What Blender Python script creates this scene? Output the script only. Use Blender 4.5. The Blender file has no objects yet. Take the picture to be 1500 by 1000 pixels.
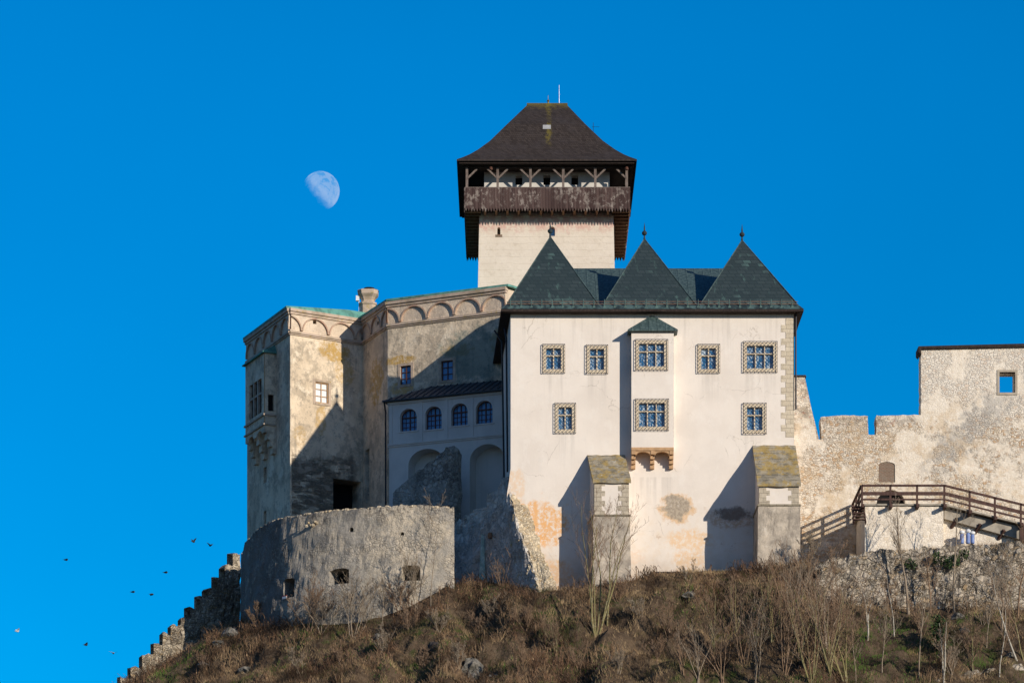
import bpy, math, random
import numpy as np
from mathutils import Vector, noise as mnoise
random.seed(7); np.random.seed(7)
SC = bpy.context.scene
COL = SC.collection
R = math.radians

# ------------------------------------------------------------------ camera
CAM_D = 240.0; FPX = 4800.0; HX = 750.0; HY = 1815.0      # metres back from the facade, focal length and horizon in photo pixels
cd = bpy.data.cameras.new('camera'); cam = bpy.data.objects.new('camera', cd); COL.objects.link(cam)
cam.location = (0, -CAM_D, 0); cam.rotation_euler = (R(90), 0, 0)
cd.sensor_width = 36; cd.lens = 36 * FPX / 1500
cd.shift_y = (HY - 500) / 1500; cd.shift_x = 0
cd.clip_start = 1; cd.clip_end = 20000
SC.camera = cam
# ------------------------------------------------------------------ sun, sky, exposure
SUN = Vector((-.925, 1.0, -.415)).normalized()               # the way the light travels
SUN_EL = math.asin(-SUN.z); SUN_ROT = math.atan2(-SUN.x, -SUN.y)
sl = bpy.data.lights.new('sun', 'SUN'); sun = bpy.data.objects.new('sun', sl); COL.objects.link(sun)
sl.energy = 4.4; sl.angle = R(.5); sl.color = (1, .91, .78)
sun.rotation_euler = SUN.to_track_quat('-Z', 'Y').to_euler(); sun.location = (60, -80, 120)
world = bpy.data.worlds.new('World'); SC.world = world; world.use_nodes = True
wn = world.node_tree; bg = wn.nodes['Background']
sky = wn.nodes.new('ShaderNodeTexSky'); sky.sky_type = 'NISHITA'; sky.sun_disc = False
sky.sun_elevation = SUN_EL; sky.sun_rotation = SUN_ROT; sky.altitude = 300
sky.air_density = 1.0; sky.dust_density = .3; sky.ozone_density = 3.0
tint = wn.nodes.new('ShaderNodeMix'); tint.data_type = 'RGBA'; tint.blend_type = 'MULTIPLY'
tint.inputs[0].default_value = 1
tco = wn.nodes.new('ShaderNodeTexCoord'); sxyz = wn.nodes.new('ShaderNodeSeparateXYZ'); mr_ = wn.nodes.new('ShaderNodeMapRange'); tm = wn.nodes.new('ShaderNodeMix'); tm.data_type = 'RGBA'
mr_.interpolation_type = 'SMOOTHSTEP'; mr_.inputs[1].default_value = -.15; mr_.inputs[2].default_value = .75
tm.inputs[6].default_value = (.54, .80, 1.12, 1); tm.inputs[7].default_value = (.0, .90, 1.47, 1)   # deep blue ahead; paler behind the camera, shaped to make shadows less blue
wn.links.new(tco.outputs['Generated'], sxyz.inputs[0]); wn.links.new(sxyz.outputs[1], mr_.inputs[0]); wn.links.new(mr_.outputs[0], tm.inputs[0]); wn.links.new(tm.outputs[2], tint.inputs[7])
cn = wn.nodes.new('ShaderNodeTexNoise'); cn.inputs['Scale'].default_value = 4; cn.inputs['Detail'].default_value = 5; cm_ = wn.nodes.new('ShaderNodeMapRange'); cm_.inputs[1].default_value = .3; cm_.inputs[2].default_value = .7; cm_.inputs[3].default_value = .95; cm_.inputs[4].default_value = 1.05
vm = wn.nodes.new('ShaderNodeVectorMath'); vm.operation = 'SCALE'; wn.links.new(tco.outputs['Generated'], cn.inputs['Vector']); wn.links.new(cn.outputs[0], cm_.inputs[0]); wn.links.new(sky.outputs[0], vm.inputs[0]); wn.links.new(cm_.outputs[0], vm.inputs['Scale'])
zr = wn.nodes.new('ShaderNodeMapRange'); zr.inputs[1].default_value = .10; zr.inputs[2].default_value = .34; zr.inputs[3].default_value = .86; zr.inputs[4].default_value = 1.0
vz = wn.nodes.new('ShaderNodeVectorMath'); vz.operation = 'SCALE'; wn.links.new(sxyz.outputs[2], zr.inputs[0]); wn.links.new(vm.outputs[0], vz.inputs[0]); wn.links.new(zr.outputs[0], vz.inputs['Scale'])
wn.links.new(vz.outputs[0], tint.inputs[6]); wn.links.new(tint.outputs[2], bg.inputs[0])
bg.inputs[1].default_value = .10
SC.view_settings.view_transform = 'Standard'; SC.view_settings.look = 'None'
SC.view_settings.exposure = 0; SC.view_settings.gamma = 1; SC.view_settings.use_curve_mapping = False

# ------------------------------------------------------------------ pixel helpers (a photo pixel at a chosen depth -> a point in the world)
def P(x, y, Y): s = (CAM_D + Y) / FPX; return Vector(((x - HX) * s, Y, (HY - y) * s))
def PX(x, Y): return (x - HX) * (CAM_D + Y) / FPX
def PZ(y, Y): return (HY - y) * (CAM_D + Y) / FPX
class Frame:                                               # a vertical wall plane: u along it, o outwards, z up
    def __init__(s, a, b):
        d = Vector((b[0] - a[0], b[1] - a[1])); s.len = d.length; d.normalize()
        s.o = Vector((a[0], a[1])); s.u = d; s.n = Vector((d.y, -d.x))
    def pt(s, u, o, z): return Vector((s.o.x + u * s.u.x + o * s.n.x, s.o.y + u * s.u.y + o * s.n.y, z))
    def px(s, x, y, o=0):
        dx, dz = (x - HX) / FPX, (HY - y) / FPX
        t = ((s.o.x + s.n.x * o) * s.n.x + (s.o.y + s.n.y * o + CAM_D) * s.n.y) / (dx * s.n.x + s.n.y)
        p = Vector((dx * t, t - CAM_D)) - s.o
        return p.dot(s.u), dz * t
WF = Frame((0, 0), (1, 0))                                 # world axes: u = x, o = -y

# ------------------------------------------------------------------ mesh helpers
ORI = {}
class MB:
    def __init__(s): s.v = []; s.f = []
    def add(s, vs, fs):
        b = len(s.v); s.v += [tuple(v) for v in vs]; s.f += [tuple(i + b for i in f) for f in fs]; return s
    def box(s, u0, u1, o0, o1, z0, z1, fr=WF):
        c = [fr.pt(u, o, z) for z in (z0, z1) for u, o in ((u0, o1), (u1, o1), (u1, o0), (u0, o0))]
        return s.add(c, [(3, 2, 1, 0), (4, 5, 6, 7), (0, 1, 5, 4), (1, 2, 6, 5), (2, 3, 7, 6), (3, 0, 4, 7)])
    def wbox(s, x0, x1, y0, y1, z0, z1): return s.box(x0, x1, -y1, -y0, z0, z1)
    def prism(s, poly, o0, o1, fr=WF):                     # polygon (u, z) pushed from o0 to o1, anticlockwise seen from outside
        n = len(poly)
        vs = [fr.pt(u, o1, z) for u, z in poly] + [fr.pt(u, o0, z) for u, z in poly]
        return s.add(vs, [tuple(range(n)), tuple(range(2 * n - 1, n - 1, -1))] + [(i, i + n, (i + 1) % n + n, (i + 1) % n) for i in range(n)])
    def plan(s, poly, z0, z1, top=None):                   # plan polygon (x, y) anticlockwise from above
        n = len(poly); t = top or poly
        vs = [(x, y, z0) for x, y in poly] + [(x, y, z1) for x, y in t]
        return s.add(vs, [tuple(range(n - 1, -1, -1)), tuple(range(n, 2 * n))] + [(i, (i + 1) % n, (i + 1) % n + n, i + n) for i in range(n)])
    def rings(s, rs, cap=True):                            # stacked rings with equal counts
        n = len(rs[0]); b = len(s.v)
        for r in rs: s.v += [tuple(p) for p in r]
        for k in range(len(rs) - 1):
            for i in range(n):
                j = (i + 1) % n; s.f.append((b + k * n + i, b + k * n + j, b + (k + 1) * n + j, b + (k + 1) * n + i))
        if cap:
            s.f.append(tuple(b + i for i in range(n - 1, -1, -1))); s.f.append(tuple(b + (len(rs) - 1) * n + i for i in range(n)))
        return s
    def tube(s, pts, rad, n=6, cap=True):
        pts = [Vector(p) for p in pts]; rs = []
        for i, p in enumerate(pts):
            d = (pts[min(i + 1, len(pts) - 1)] - pts[max(i - 1, 0)])
            if d.length < 1e-6: d = Vector((0, 0, 1))
            d.normalize()
            a = d.cross(Vector((0, 0, 1)) if abs(d.z) < .9 else Vector((1, 0, 0))).normalized(); b = d.cross(a)
            r = rad[i] if hasattr(rad, '__len__') else rad
            rs.append([p + (a * math.cos(t) + b * math.sin(t)) * r for t in [2 * math.pi * k / n for k in range(n)]])
        return s.rings(rs, cap)
    def beam(s, p, q, w, h=None):                          # a squared timber from p to q
        p, q = Vector(p), Vector(q); h = h or w; d = (q - p).normalized()
        a = d.cross(Vector((0, 0, 1)) if abs(d.z) < .95 else Vector((0, 1, 0))).normalized() * w / 2; b = d.cross(a).normalized() * h / 2
        c = [e + x for e in (p, q) for x in (a + b, a - b, -a - b, -a + b)]
        return s.add(c, [(0, 1, 2, 3), (7, 6, 5, 4), (0, 4, 5, 1), (1, 5, 6, 2), (2, 6, 7, 3), (3, 7, 4, 0)])
    def lathe(s, c, prof, n=12):
        return s.rings([[(c[0] + r * math.cos(2 * math.pi * k / n), c[1] + r * math.sin(2 * math.pi * k / n), c[2] + z) for k in range(n)] for r, z in prof])
    def build(s, name, m, parent=None, smooth=False):
        me = bpy.data.meshes.new(name)
        vs = np.array(s.v, dtype=float)
        if parent is not None: org = ORI[parent.name]
        else:
            org = Vector(((vs[:, 0].min() + vs[:, 0].max()) / 2, (vs[:, 1].min() + vs[:, 1].max()) / 2, vs[:, 2].min()))
        me.from_pydata([tuple(v) for v in vs - np.array(org)], [], s.f)
        import bmesh
        bm = bmesh.new(); bm.from_mesh(me); bmesh.ops.recalc_face_normals(bm, faces=bm.faces); bm.to_mesh(me); bm.free()
        me.materials.append(m)
        if smooth:
            for p in me.polygons: p.use_smooth = True
        o = bpy.data.objects.new(name, me); COL.objects.link(o)
        if parent is not None: o.parent = parent
        else: o.location = org
        ORI[o.name] = Vector(org)
        return o
def thing(name, loc, label, cat, group=None):
    o = bpy.data.objects.new(name, None); COL.objects.link(o); o.location = loc; ORI[o.name] = Vector(loc)
    o['kind'] = 'thing'; o['label'] = label; o['category'] = cat
    if group: o['group'] = group
    return o
def tag(o, label, cat, group=None):
    o['kind'] = 'thing'; o['label'] = label; o['category'] = cat
    if group: o['group'] = group
    return o
def kind(o, k): o['kind'] = k; return o
def cut(o, mb):                                            # carve the pockets in mb out of o
    c = bpy.data.objects.new('cutter', bpy.data.meshes.new('cutter')); COL.objects.link(c)
    org = np.array(ORI[o.name])
    c.data.from_pydata([tuple(np.array(v) - org) for v in mb.v], [], mb.f)
    import bmesh
    bm = bmesh.new(); bm.from_mesh(c.data); bmesh.ops.recalc_face_normals(bm, faces=bm.faces); bm.to_mesh(c.data); bm.free()
    c.matrix_world = o.matrix_world.copy()
    if o.parent is not None: c.location = (0, 0, 0); c.parent = o.parent
    else: c.location = o.location
    md = o.modifiers.new('cut', 'BOOLEAN'); md.operation = 'DIFFERENCE'; md.solver = 'EXACT'; md.object = c
    bpy.context.view_layer.update()
    dg = bpy.context.evaluated_depsgraph_get()
    me = bpy.data.meshes.new_from_object(o.evaluated_get(dg)); o.modifiers.clear(); o.data = me
    bpy.data.objects.remove(c)
def arch(u0, u1, z0, z1, n=12, rise=None):                 # (u, z) outline of a round-headed opening
    r = (u1 - u0) / 2; h = rise or r
    return [(u0, z0), (u1, z0)] + [((u0 + u1) / 2 + r * math.cos(t), z1 - h + h * math.sin(t)) for t in [math.pi * k / n for k in range(n + 1)]]
def n3(x, y, z, sc=1.0): return mnoise.noise(Vector((x * sc, y * sc, z * sc)))
def resample(pts, step):
    out = []
    for a, b in zip(pts, pts[1:]):
        a, b = Vector(a), Vector(b); n = max(1, int(math.ceil((b - a).length / step)))
        out += [a.lerp(b, i / n) for i in range(n)]
    return out + [Vector(pts[-1])]
def strip(mb, pts, thick, zbot, step=.35, jit=.08, rough=.05, rows=8, rs=1.6, batter=0.0):
    """A wall along pts (x, y, ztop): thickness to the back, its face and top roughened by noise."""
    ps = resample(pts, step); n = len(ps); nor = []
    for i in range(n):
        a, b = ps[max(i - 1, 0)], ps[min(i + 1, n - 1)]
        d = Vector((b.x - a.x, b.y - a.y))
        if d.length < 1e-5: d = Vector((nor[-1].y * -1, nor[-1].x)) if nor else Vector((1, 0))
        d.normalize(); nor.append(Vector((d.y, -d.x)))
    zb = zbot if callable(zbot) else (lambda x, y: zbot)
    V = []; F = []
    for i, p in enumerate(ps):
        zt = p.z + jit * n3(p.x, p.y, p.z, 2.3) + jit * .7 * n3(p.x, p.y, 3, 6.1); z0 = zb(p.x, p.y)
        for r in range(rows + 1):
            z = z0 + (zt - z0) * r / rows
            o = rough * (n3(p.x, p.y, z, rs) + .6 * n3(p.x + 9, p.y, z, rs * 2.7)) + batter * (1 - r / rows)
            V.append((p.x + nor[i].x * o, p.y + nor[i].y * o, z))
        for z in (zt + jit * n3(p.x + 5, p.y, p.z, 3.7), z0):
            V.append((p.x - nor[i].x * thick, p.y - nor[i].y * thick, z))
    m = rows + 3
    for i in range(n - 1):
        for r in range(m):
            r2 = (r + 1) % m; F.append((i * m + r, (i + 1) * m + r, (i + 1) * m + r2, i * m + r2))
    F.append(tuple(range(m - 1, -1, -1))); F.append(tuple((n - 1) * m + r for r in range(m)))
    return mb.add(V, F)

# ------------------------------------------------------------------ material helpers
NT = None
class W:
    def __init__(s, k): s.s = k
    def __add__(s, o): return mth('ADD', s, o)
    __radd__ = __add__
    def __sub__(s, o): return mth('SUBTRACT', s, o)
    def __rsub__(s, o): return mth('SUBTRACT', o, s)
    def __mul__(s, o): return mth('MULTIPLY', s, o)
    __rmul__ = __mul__
def node(t): return NT.nodes.new(t)
def put(k, v):
    if isinstance(v, W): NT.links.new(v.s, k)
    elif hasattr(v, '__len__') and len(v) == 3 and k.type == 'RGBA': k.default_value = (*v, 1)
    else: k.default_value = v
def mth(op, *a):
    n = node('ShaderNodeMath'); n.operation = op
    for i, x in enumerate(a): put(n.inputs[i], x)
    return W(n.outputs[0])
def mx(a, b): return mth('MAXIMUM', a, b)
def mn(a, b): return mth('MINIMUM', a, b)
def pos(): return W(node('ShaderNodeNewGeometry').outputs['Position'])
def sep(v): n = node('ShaderNodeSeparateXYZ'); put(n.inputs[0], v); return [W(o) for o in n.outputs]
def comb(x, y, z):
    n = node('ShaderNodeCombineXYZ')
    for i, q in enumerate((x, y, z)): put(n.inputs[i], q)
    return W(n.outputs[0])
def vs(v, sc): n = node('ShaderNodeVectorMath'); n.operation = 'MULTIPLY'; put(n.inputs[0], v); n.inputs[1].default_value = sc; return W(n.outputs[0])
def nz(v, sc, det=4, ro=.6, dist=0):
    n = node('ShaderNodeTexNoise'); put(n.inputs['Vector'], v); n.inputs['Scale'].default_value = sc; n.inputs['Detail'].default_value = det
    n.inputs['Roughness'].default_value = ro; n.inputs['Distortion'].default_value = dist; return W(n.outputs[0])
def vor(v, sc, feat='F1', out='Distance', rnd=1.0):
    n = node('ShaderNodeTexVoronoi'); n.feature = feat; put(n.inputs['Vector'], v); n.inputs['Scale'].default_value = sc
    n.inputs['Randomness'].default_value = rnd; return W(n.outputs[out])
def ss(x, a, b):
    n = node('ShaderNodeMapRange'); n.interpolation_type = 'SMOOTHSTEP'; put(n.inputs[0], x); n.inputs[1].default_value = a; n.inputs[2].default_value = b; return W(n.outputs[0])
def mix(f, a, b, mode='MIX'):
    n = node('ShaderNodeMix'); n.data_type = 'RGBA'; n.blend_type = mode; put(n.inputs[0], f); put(n.inputs[6], a); put(n.inputs[7], b); return W(n.outputs[2])
def ramp(f, stops):
    n = node('ShaderNodeValToRGB'); put(n.inputs[0], f); e = n.color_ramp.elements
    while len(e) < len(stops): e.new(.5)
    for q, (p, c) in zip(e, stops): q.position = p; q.color = (*c, 1)
    return W(n.outputs[0])
def blob(x, z, cx, cz, rx, rz, wob, amt=.5, edge=.25):      # soft edged irregular patch on a wall in x and z
    dx = (x - cx) * (1 / rx); dz = (z - cz) * (1 / rz)
    d = mth('SQRT', dx * dx + dz * dz) + (wob - .5) * (2 * amt)
    return 1 - ss(d, 1 - edge, 1 + edge)
def mat(name, fn):
    global NT
    m = bpy.data.materials.new(name); m.use_nodes = True; NT = m.node_tree; b = NT.nodes['Principled BSDF']
    r = fn(); put(b.inputs['Base Color'], r['c']); put(b.inputs['Roughness'], r.get('r', .85))
    put(b.inputs['Metallic'], r.get('m', 0.0)); b.inputs['Specular IOR Level'].default_value = r.get('sp', .3)
    if 'h' in r:
        n = node('ShaderNodeBump'); n.inputs['Strength'].default_value = r.get('bs', .6); n.inputs['Distance'].default_value = r.get('bd', .05)
        put(n.inputs['Height'], r['h']); NT.links.new(n.outputs[0], b.inputs['Normal'])
    return m

def f_palace():
    p = pos(); x, y, z = sep(p)
    n1 = nz(p, .35, 5); n2 = nz(p, 1.6, 6, .65); n3_ = nz(p, 9, 4, .7); st = nz(vs(p, (3.0, 3.0, .25)), 1, 4)
    c = mix(ss(n1, .35, .68), (.81, .722, .632), (.745, .658, .572))
    c = mix(ss(n2, .52, .75) * .35, c, (.68, .625, .56))
    c = mix(ss(st, .55, .75) * .18, c, (.60, .54, .47))
    wob = nz(p, 1.1, 6, .7)
    lo = 1 - ss(z, PZ(800, 0), PZ(700, 0))
    c = mix(lo * ss(n2, .45, .65) * .35, c, (.76, .60, .43))
    for cx, cy, rx, ry, a, cc in ((778, 768, 2.7, 1.7, .95, (.78, .42, .17)), (805, 845, 1.9, 1.2, .8, (.78, .45, .2)), (1010, 790, 1.6, .7, .75, (.80, .52, .28)),
                              (1008, 822, 1.1, .9, .7, (.80, .50, .25)), (755, 712, .7, 1.2, .5, (.78, .5, .27)), (1072, 760, 1.8, .7, .6, (.5, .28, .13)), (930, 815, .8, .5, .25, (.8, .5, .3))):
        k = blob(x, z, PX(cx, 0), PZ(cy, 0), rx, ry, wob, .9, .22) * ss(nz(p, 3.2, 7, .78), .40, .54) * a
        c = mix(k, c, cc)
    c = mix(blob(x, z, PX(991, 0), PZ(743, 0), 1.25, 1.1, wob, .9, .12) * .8, c, (.70, .45, .24))
    c = mix(blob(x, z, PX(990, 0), PZ(742, 0), 1.0, .9, wob, 1.0, .14) * .85, c, mix(ss(nz(p, 5, 5, .75), .4, .6), (.25, .22, .18), (.44, .38, .30)))
    c = mix(blob(x, z, PX(1075, 0), PZ(752, 0), 1.3, .5, wob, 1.0, .2) * .8, c, (.16, .13, .11))
    col = nz(vs(p, (2.6, 2.6, .10)), 1, 4, .65)
    drip = ss(col, .50, .68) * ss(z, PZ(540, 0), PZ(465, 0)) * .38
    c = mix(drip, c, (.47, .42, .37))
    for (x0, x1, y0, y1), nl, o in (((796, 826, 506, 545), 2, 0), ((860, 889, 507, 546), 2, 0), ((1023, 1053, 506, 545), 2, 0), ((1090, 1137, 502, 544), 3, 0), ((814, 842, 592, 633), 2, 0), ((1090, 1121, 592, 634), 2, 0), ((925, 987, 655, 700), 2, 0)):
        wx = ss(mth('ABSOLUTE', x - PX((x0 + x1) / 2, 0)), (x1 - x0) * .028, (x1 - x0) * .02)
        c = mix(wx * ss(z, PZ(y1 + 62, 0), PZ(y1, 0)) * (1 - ss(z, PZ(y1, 0), PZ(y1 - 3, 0))) * ss(col, .40, .62) * .34, c, (.45, .40, .35))
    cr_ = nz(p, .9, 4); q = node('ShaderNodeVectorMath'); q.operation = 'ADD'; NT.links.new(p.s, q.inputs[0]); put(q.inputs[1], comb(cr_ * 1.6, cr_, cr_ * 1.2))
    crack = ss(vor(W(q.outputs[0]), .35, 'DISTANCE_TO_EDGE'), .010, .003) * ss(nz(p, .3, 2), .52, .6)
    c = mix(crack * .45, c, (.40, .34, .28))
    c = mix(ss(nz(vs(p, (1, 1, .7)), .75, 7, .75), .53, .60) * .30, c, (.84, .77, .69))
    c = mix(ss(nz(p, 3.0, 7, .8), .58, .68) * .35, c, (.60, .52, .44))
    grub = ss(z + (nz(p, 1.3, 6, .75) - .5) * 2.4, PZ(800, 0), PZ(845, 0))
    c = mix(grub * .45, c, (.46, .36, .27))
    flake = ss(nz(p, 1.15, 8, .78), .60, .625) * lo
    c = mix(flake * .7, c, (.58, .44, .32))
    return dict(c=c, r=.93, h=n2 + n3_ * .5, bs=.35, bd=.03, sp=.15)
def f_keep():
    p = pos(); x, y, z = sep(p)
    course = ss(mth('ABSOLUTE', mth('FRACT', z * 1.9 + (nz(p, .8, 3) - .5) * .5) - .5), .40, .49)
    c = mix(ss(nz(p, .5, 5), .35, .7), (.74, .645, .535), (.67, .575, .465))
    c = mix(ss(nz(p, 3, 5, .7), .5, .72) * .5, c, (.52, .43, .33))
    c = mix(course * ss(nz(p, .9, 3), .4, .6) * .25, c, (.48, .38, .29))
    top = ss(z + (nz(p, 1.3, 4) - .5) * 2.0, 79.6, 80.6)
    c = mix(top * ss(nz(p, 2.2, 6, .7), .40, .54) * .6, c, (.58, .27, .23))
    return dict(c=c, r=.95, h=course * -.4 + nz(p, 4, 5, .7), bs=.45, bd=.05, sp=.1)
def f_oldplaster():
    p = pos(); x, y, z = sep(p)
    n1 = nz(p, .32, 9, .68); n2 = nz(p, .6, 10, .76); n3_ = nz(p, 1.3, 10, .80)
    c = mix(ss(n1, .42, .58), (.86, .70, .51), (.68, .545, .39))
    c = mix(ss(n2, .49, .57) * .65, c, (.44, .36, .265))
    c = mix(ss(n3_, .53, .60) * .6, c, (.30, .25, .195))
    c = mix(ss(nz(p, .5, 10, .80), .55, .58) * .75, c, (.90, .77, .59))
    c = mix(ss(nz(vs(p, (1.8, 1.8, .16)), 1, 7, .75), .54, .64) * .45, c, (.26, .225, .18))
    wob = nz(p, .9, 8, .78); och = nz(p, 2.0, 9, .8)
    for px_, py_, Y_, rx, rz, a in ((490, 515, 21, 1.3, .7, .85), (505, 545, 21.5, .7, 1.1, .6), (440, 640, 19.5, .5, .8, .4), (470, 615, 20.3, .4, 1.4, .6), (588, 527, 16.8, 1.2, .35, .85), (668, 512, 14.8, 1.3, .5, .7), (590, 568, 16.8, .9, .5, .8), (551, 560, 19.5, .55, 1.7, .75), (730, 500, 13.4, .6, 1.0, .6)):
        c = mix(blob(x, z, PX(px_, Y_), PZ(py_, Y_), rx, rz, wob, 1.2, .18) * ss(och, .40, .54) * a, c, (.52, .31, .07))
    bc = ss(x, -17.45, -17.35) * (1 - ss(x + (wob - .5) * 2, -13.0, -12.2))   # the eroded lower face by the doorway
    dn = ss(z + (nz(p, .4, 6, .65) - .5) * 4, 62.6, 61.4) * bc
    ero = ss(nz(vs(p, (.5, .5, 1.7)), .9, 10, .78), .45, .58)
    c = mix(dn * ero * .7, c, (.25, .21, .17))
    low = ss(z + (nz(p, .5, 6, .7) - .5) * 4, 68.0, 66.0) * ss(x, -10.5, -8.5)   # darker blotches low on the range above the arcaded wing
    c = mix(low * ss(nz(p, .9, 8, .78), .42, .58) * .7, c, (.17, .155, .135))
    tz = blob(x, z, PX(698, 13.5), PZ(518, 13.5), 2.6, 2.0, nz(p, 1.4, 7, .75), 1.1, .3)
    c = mix(tz * .65, c, (.075, .165, .155))
    c = mix(ss(z, 71.7, 71.75) * .5, c, (.68, .54, .42))   # the blind arcade under the cornice is cleaner and pinker
    return dict(c=c, r=.95, h=n2 * 1.2 + n3_ + ero * dn * 1.3, bs=1, bd=.13, sp=.1)
def f_rib():
    p = pos()
    return dict(c=mix(ss(nz(p, 2, 5), .4, .62), (.44, .28, .20), (.48, .37, .27)), r=.9, h=nz(p, 9, 4), bs=.3, bd=.02)
def f_cornice():
    p = pos(); c = mix(ss(nz(p, 1.4, 5), .4, .65), (.52, .40, .31), (.36, .28, .20))
    c = mix(ss(nz(p, 3.5, 4), .56, .7) * .7, c, (.42, .30, .08))
    return dict(c=c, r=.9, h=nz(p, 8, 4), bs=.4, bd=.03)
def f_arcade():
    p = pos()
    c = mix(ss(nz(p, .6, 5), .4, .7), (.66, .62, .57), (.57, .54, .50))
    c = mix(ss(nz(vs(p, (2.5, 2.5, .25)), 1, 4), .55, .75) * .3, c, (.42, .40, .37))
    return dict(c=c, r=.93, h=nz(p, 6, 4), bs=.2, bd=.02, sp=.15)
def f_bastion():
    p = pos(); x, y, z = sep(p)
    c = mix(ss(nz(p, .32, 6, .6), .38, .66), (.66, .56, .43), (.49, .43, .345))
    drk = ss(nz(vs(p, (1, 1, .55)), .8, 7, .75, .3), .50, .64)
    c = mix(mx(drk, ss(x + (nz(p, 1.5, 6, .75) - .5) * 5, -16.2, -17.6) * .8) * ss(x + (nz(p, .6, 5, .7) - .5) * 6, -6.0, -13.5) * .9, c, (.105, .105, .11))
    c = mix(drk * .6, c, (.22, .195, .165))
    c = mix(ss(nz(vs(p, (2.4, 2.4, .3)), 1, 5, .7), .52, .7) * .5, c, (.16, .15, .135))
    c = mix(ss(nz(p, 5.5, 5, .75), .60, .70) * .5, c, (.52, .45, .36))
    c = mix(ss(vor(p, 3.2) , .25, .10) * ss(nz(p, .7, 3), .5, .62) * .6, c, (.47, .39, .29))
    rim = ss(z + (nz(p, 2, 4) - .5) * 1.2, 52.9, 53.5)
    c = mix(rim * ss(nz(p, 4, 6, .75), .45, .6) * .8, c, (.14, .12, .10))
    c = mix(ss(nz(p, 1.1, 10, .82, .4), .51, .58) * .65, c, (.22, .20, .18))
    c = mix(ss(nz(p, 1.1, 9, .8, .4), .54, .60) * .6, c, (.68, .58, .44))
    c = mix(ss(nz(p, .42, 9, .74), .47, .56) * .5, c, (.29, .28, .265))
    stn = ss(nz(p, .6, 4), .47, .55)
    e = vor(vs(p, (1, 1, 1.4)), 3.0, 'DISTANCE_TO_EDGE')
    c = mix(ss(e, .06, .015) * stn * .5, c, (.16, .14, .12))
    return dict(c=c, r=.95, h=nz(p, 1.3, 9, .82) * 1.3 + nz(p, 7, 4, .7) * .3 + mn(e, .12) * stn * 2, bs=1, bd=.2, sp=.1)
def rubble(sc, light, mid, warm, dark, bd=.14, mort=.5, flat=1.35):
    def f():
        p = pos(); q = vs(p, (1, 1, flat)); w = nz(p, 2.2, 4, .65)
        q2 = node('ShaderNodeVectorMath'); q2.operation = 'ADD'; NT.links.new(q.s, q2.inputs[0]); put(q2.inputs[1], comb(w * .7, w * .5, w * .55)); q2 = W(q2.outputs[0])
        k = ss(nz(p, .9, 3), .47, .53)
        e1, e2 = vor(q2, sc * .75, 'DISTANCE_TO_EDGE'), vor(q2, sc * 1.7, 'DISTANCE_TO_EDGE')
        e = e1 * (1 - k) + e2 * k
        cr, cg, cb = sep(mix(k, vor(q2, sc * .75, 'F1', 'Color'), vor(q2, sc * 1.7, 'F1', 'Color')))
        c = mix(cr, light, mid); c = mix(ss(cg, .72, .95) * .8, c, warm); c = mix(ss(cb, .78, .98) * .8, c, dark)
        c = mix(ss(nz(p, 6, 6, .75), .48, .66) * .6, c, mid); c = mix(ss(nz(p, 3.3, 7, .8), .56, .66) * .5, c, dark)
        c = mix(ss(e, .085, .015) * mort, c, dark)
        big = nz(p, .33, 5, .65)
        c = mix(ss(big, .50, .64) * .62, c, light); c = mix(ss(nz(p, .5, 6, .75), .54, .64) * .55, c, dark)
        return dict(c=c, r=.95, h=mn(e, .16) * 4 + nz(p, 5, 6, .75) * .9, bs=1, bd=bd, sp=.1)
    return f
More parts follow.
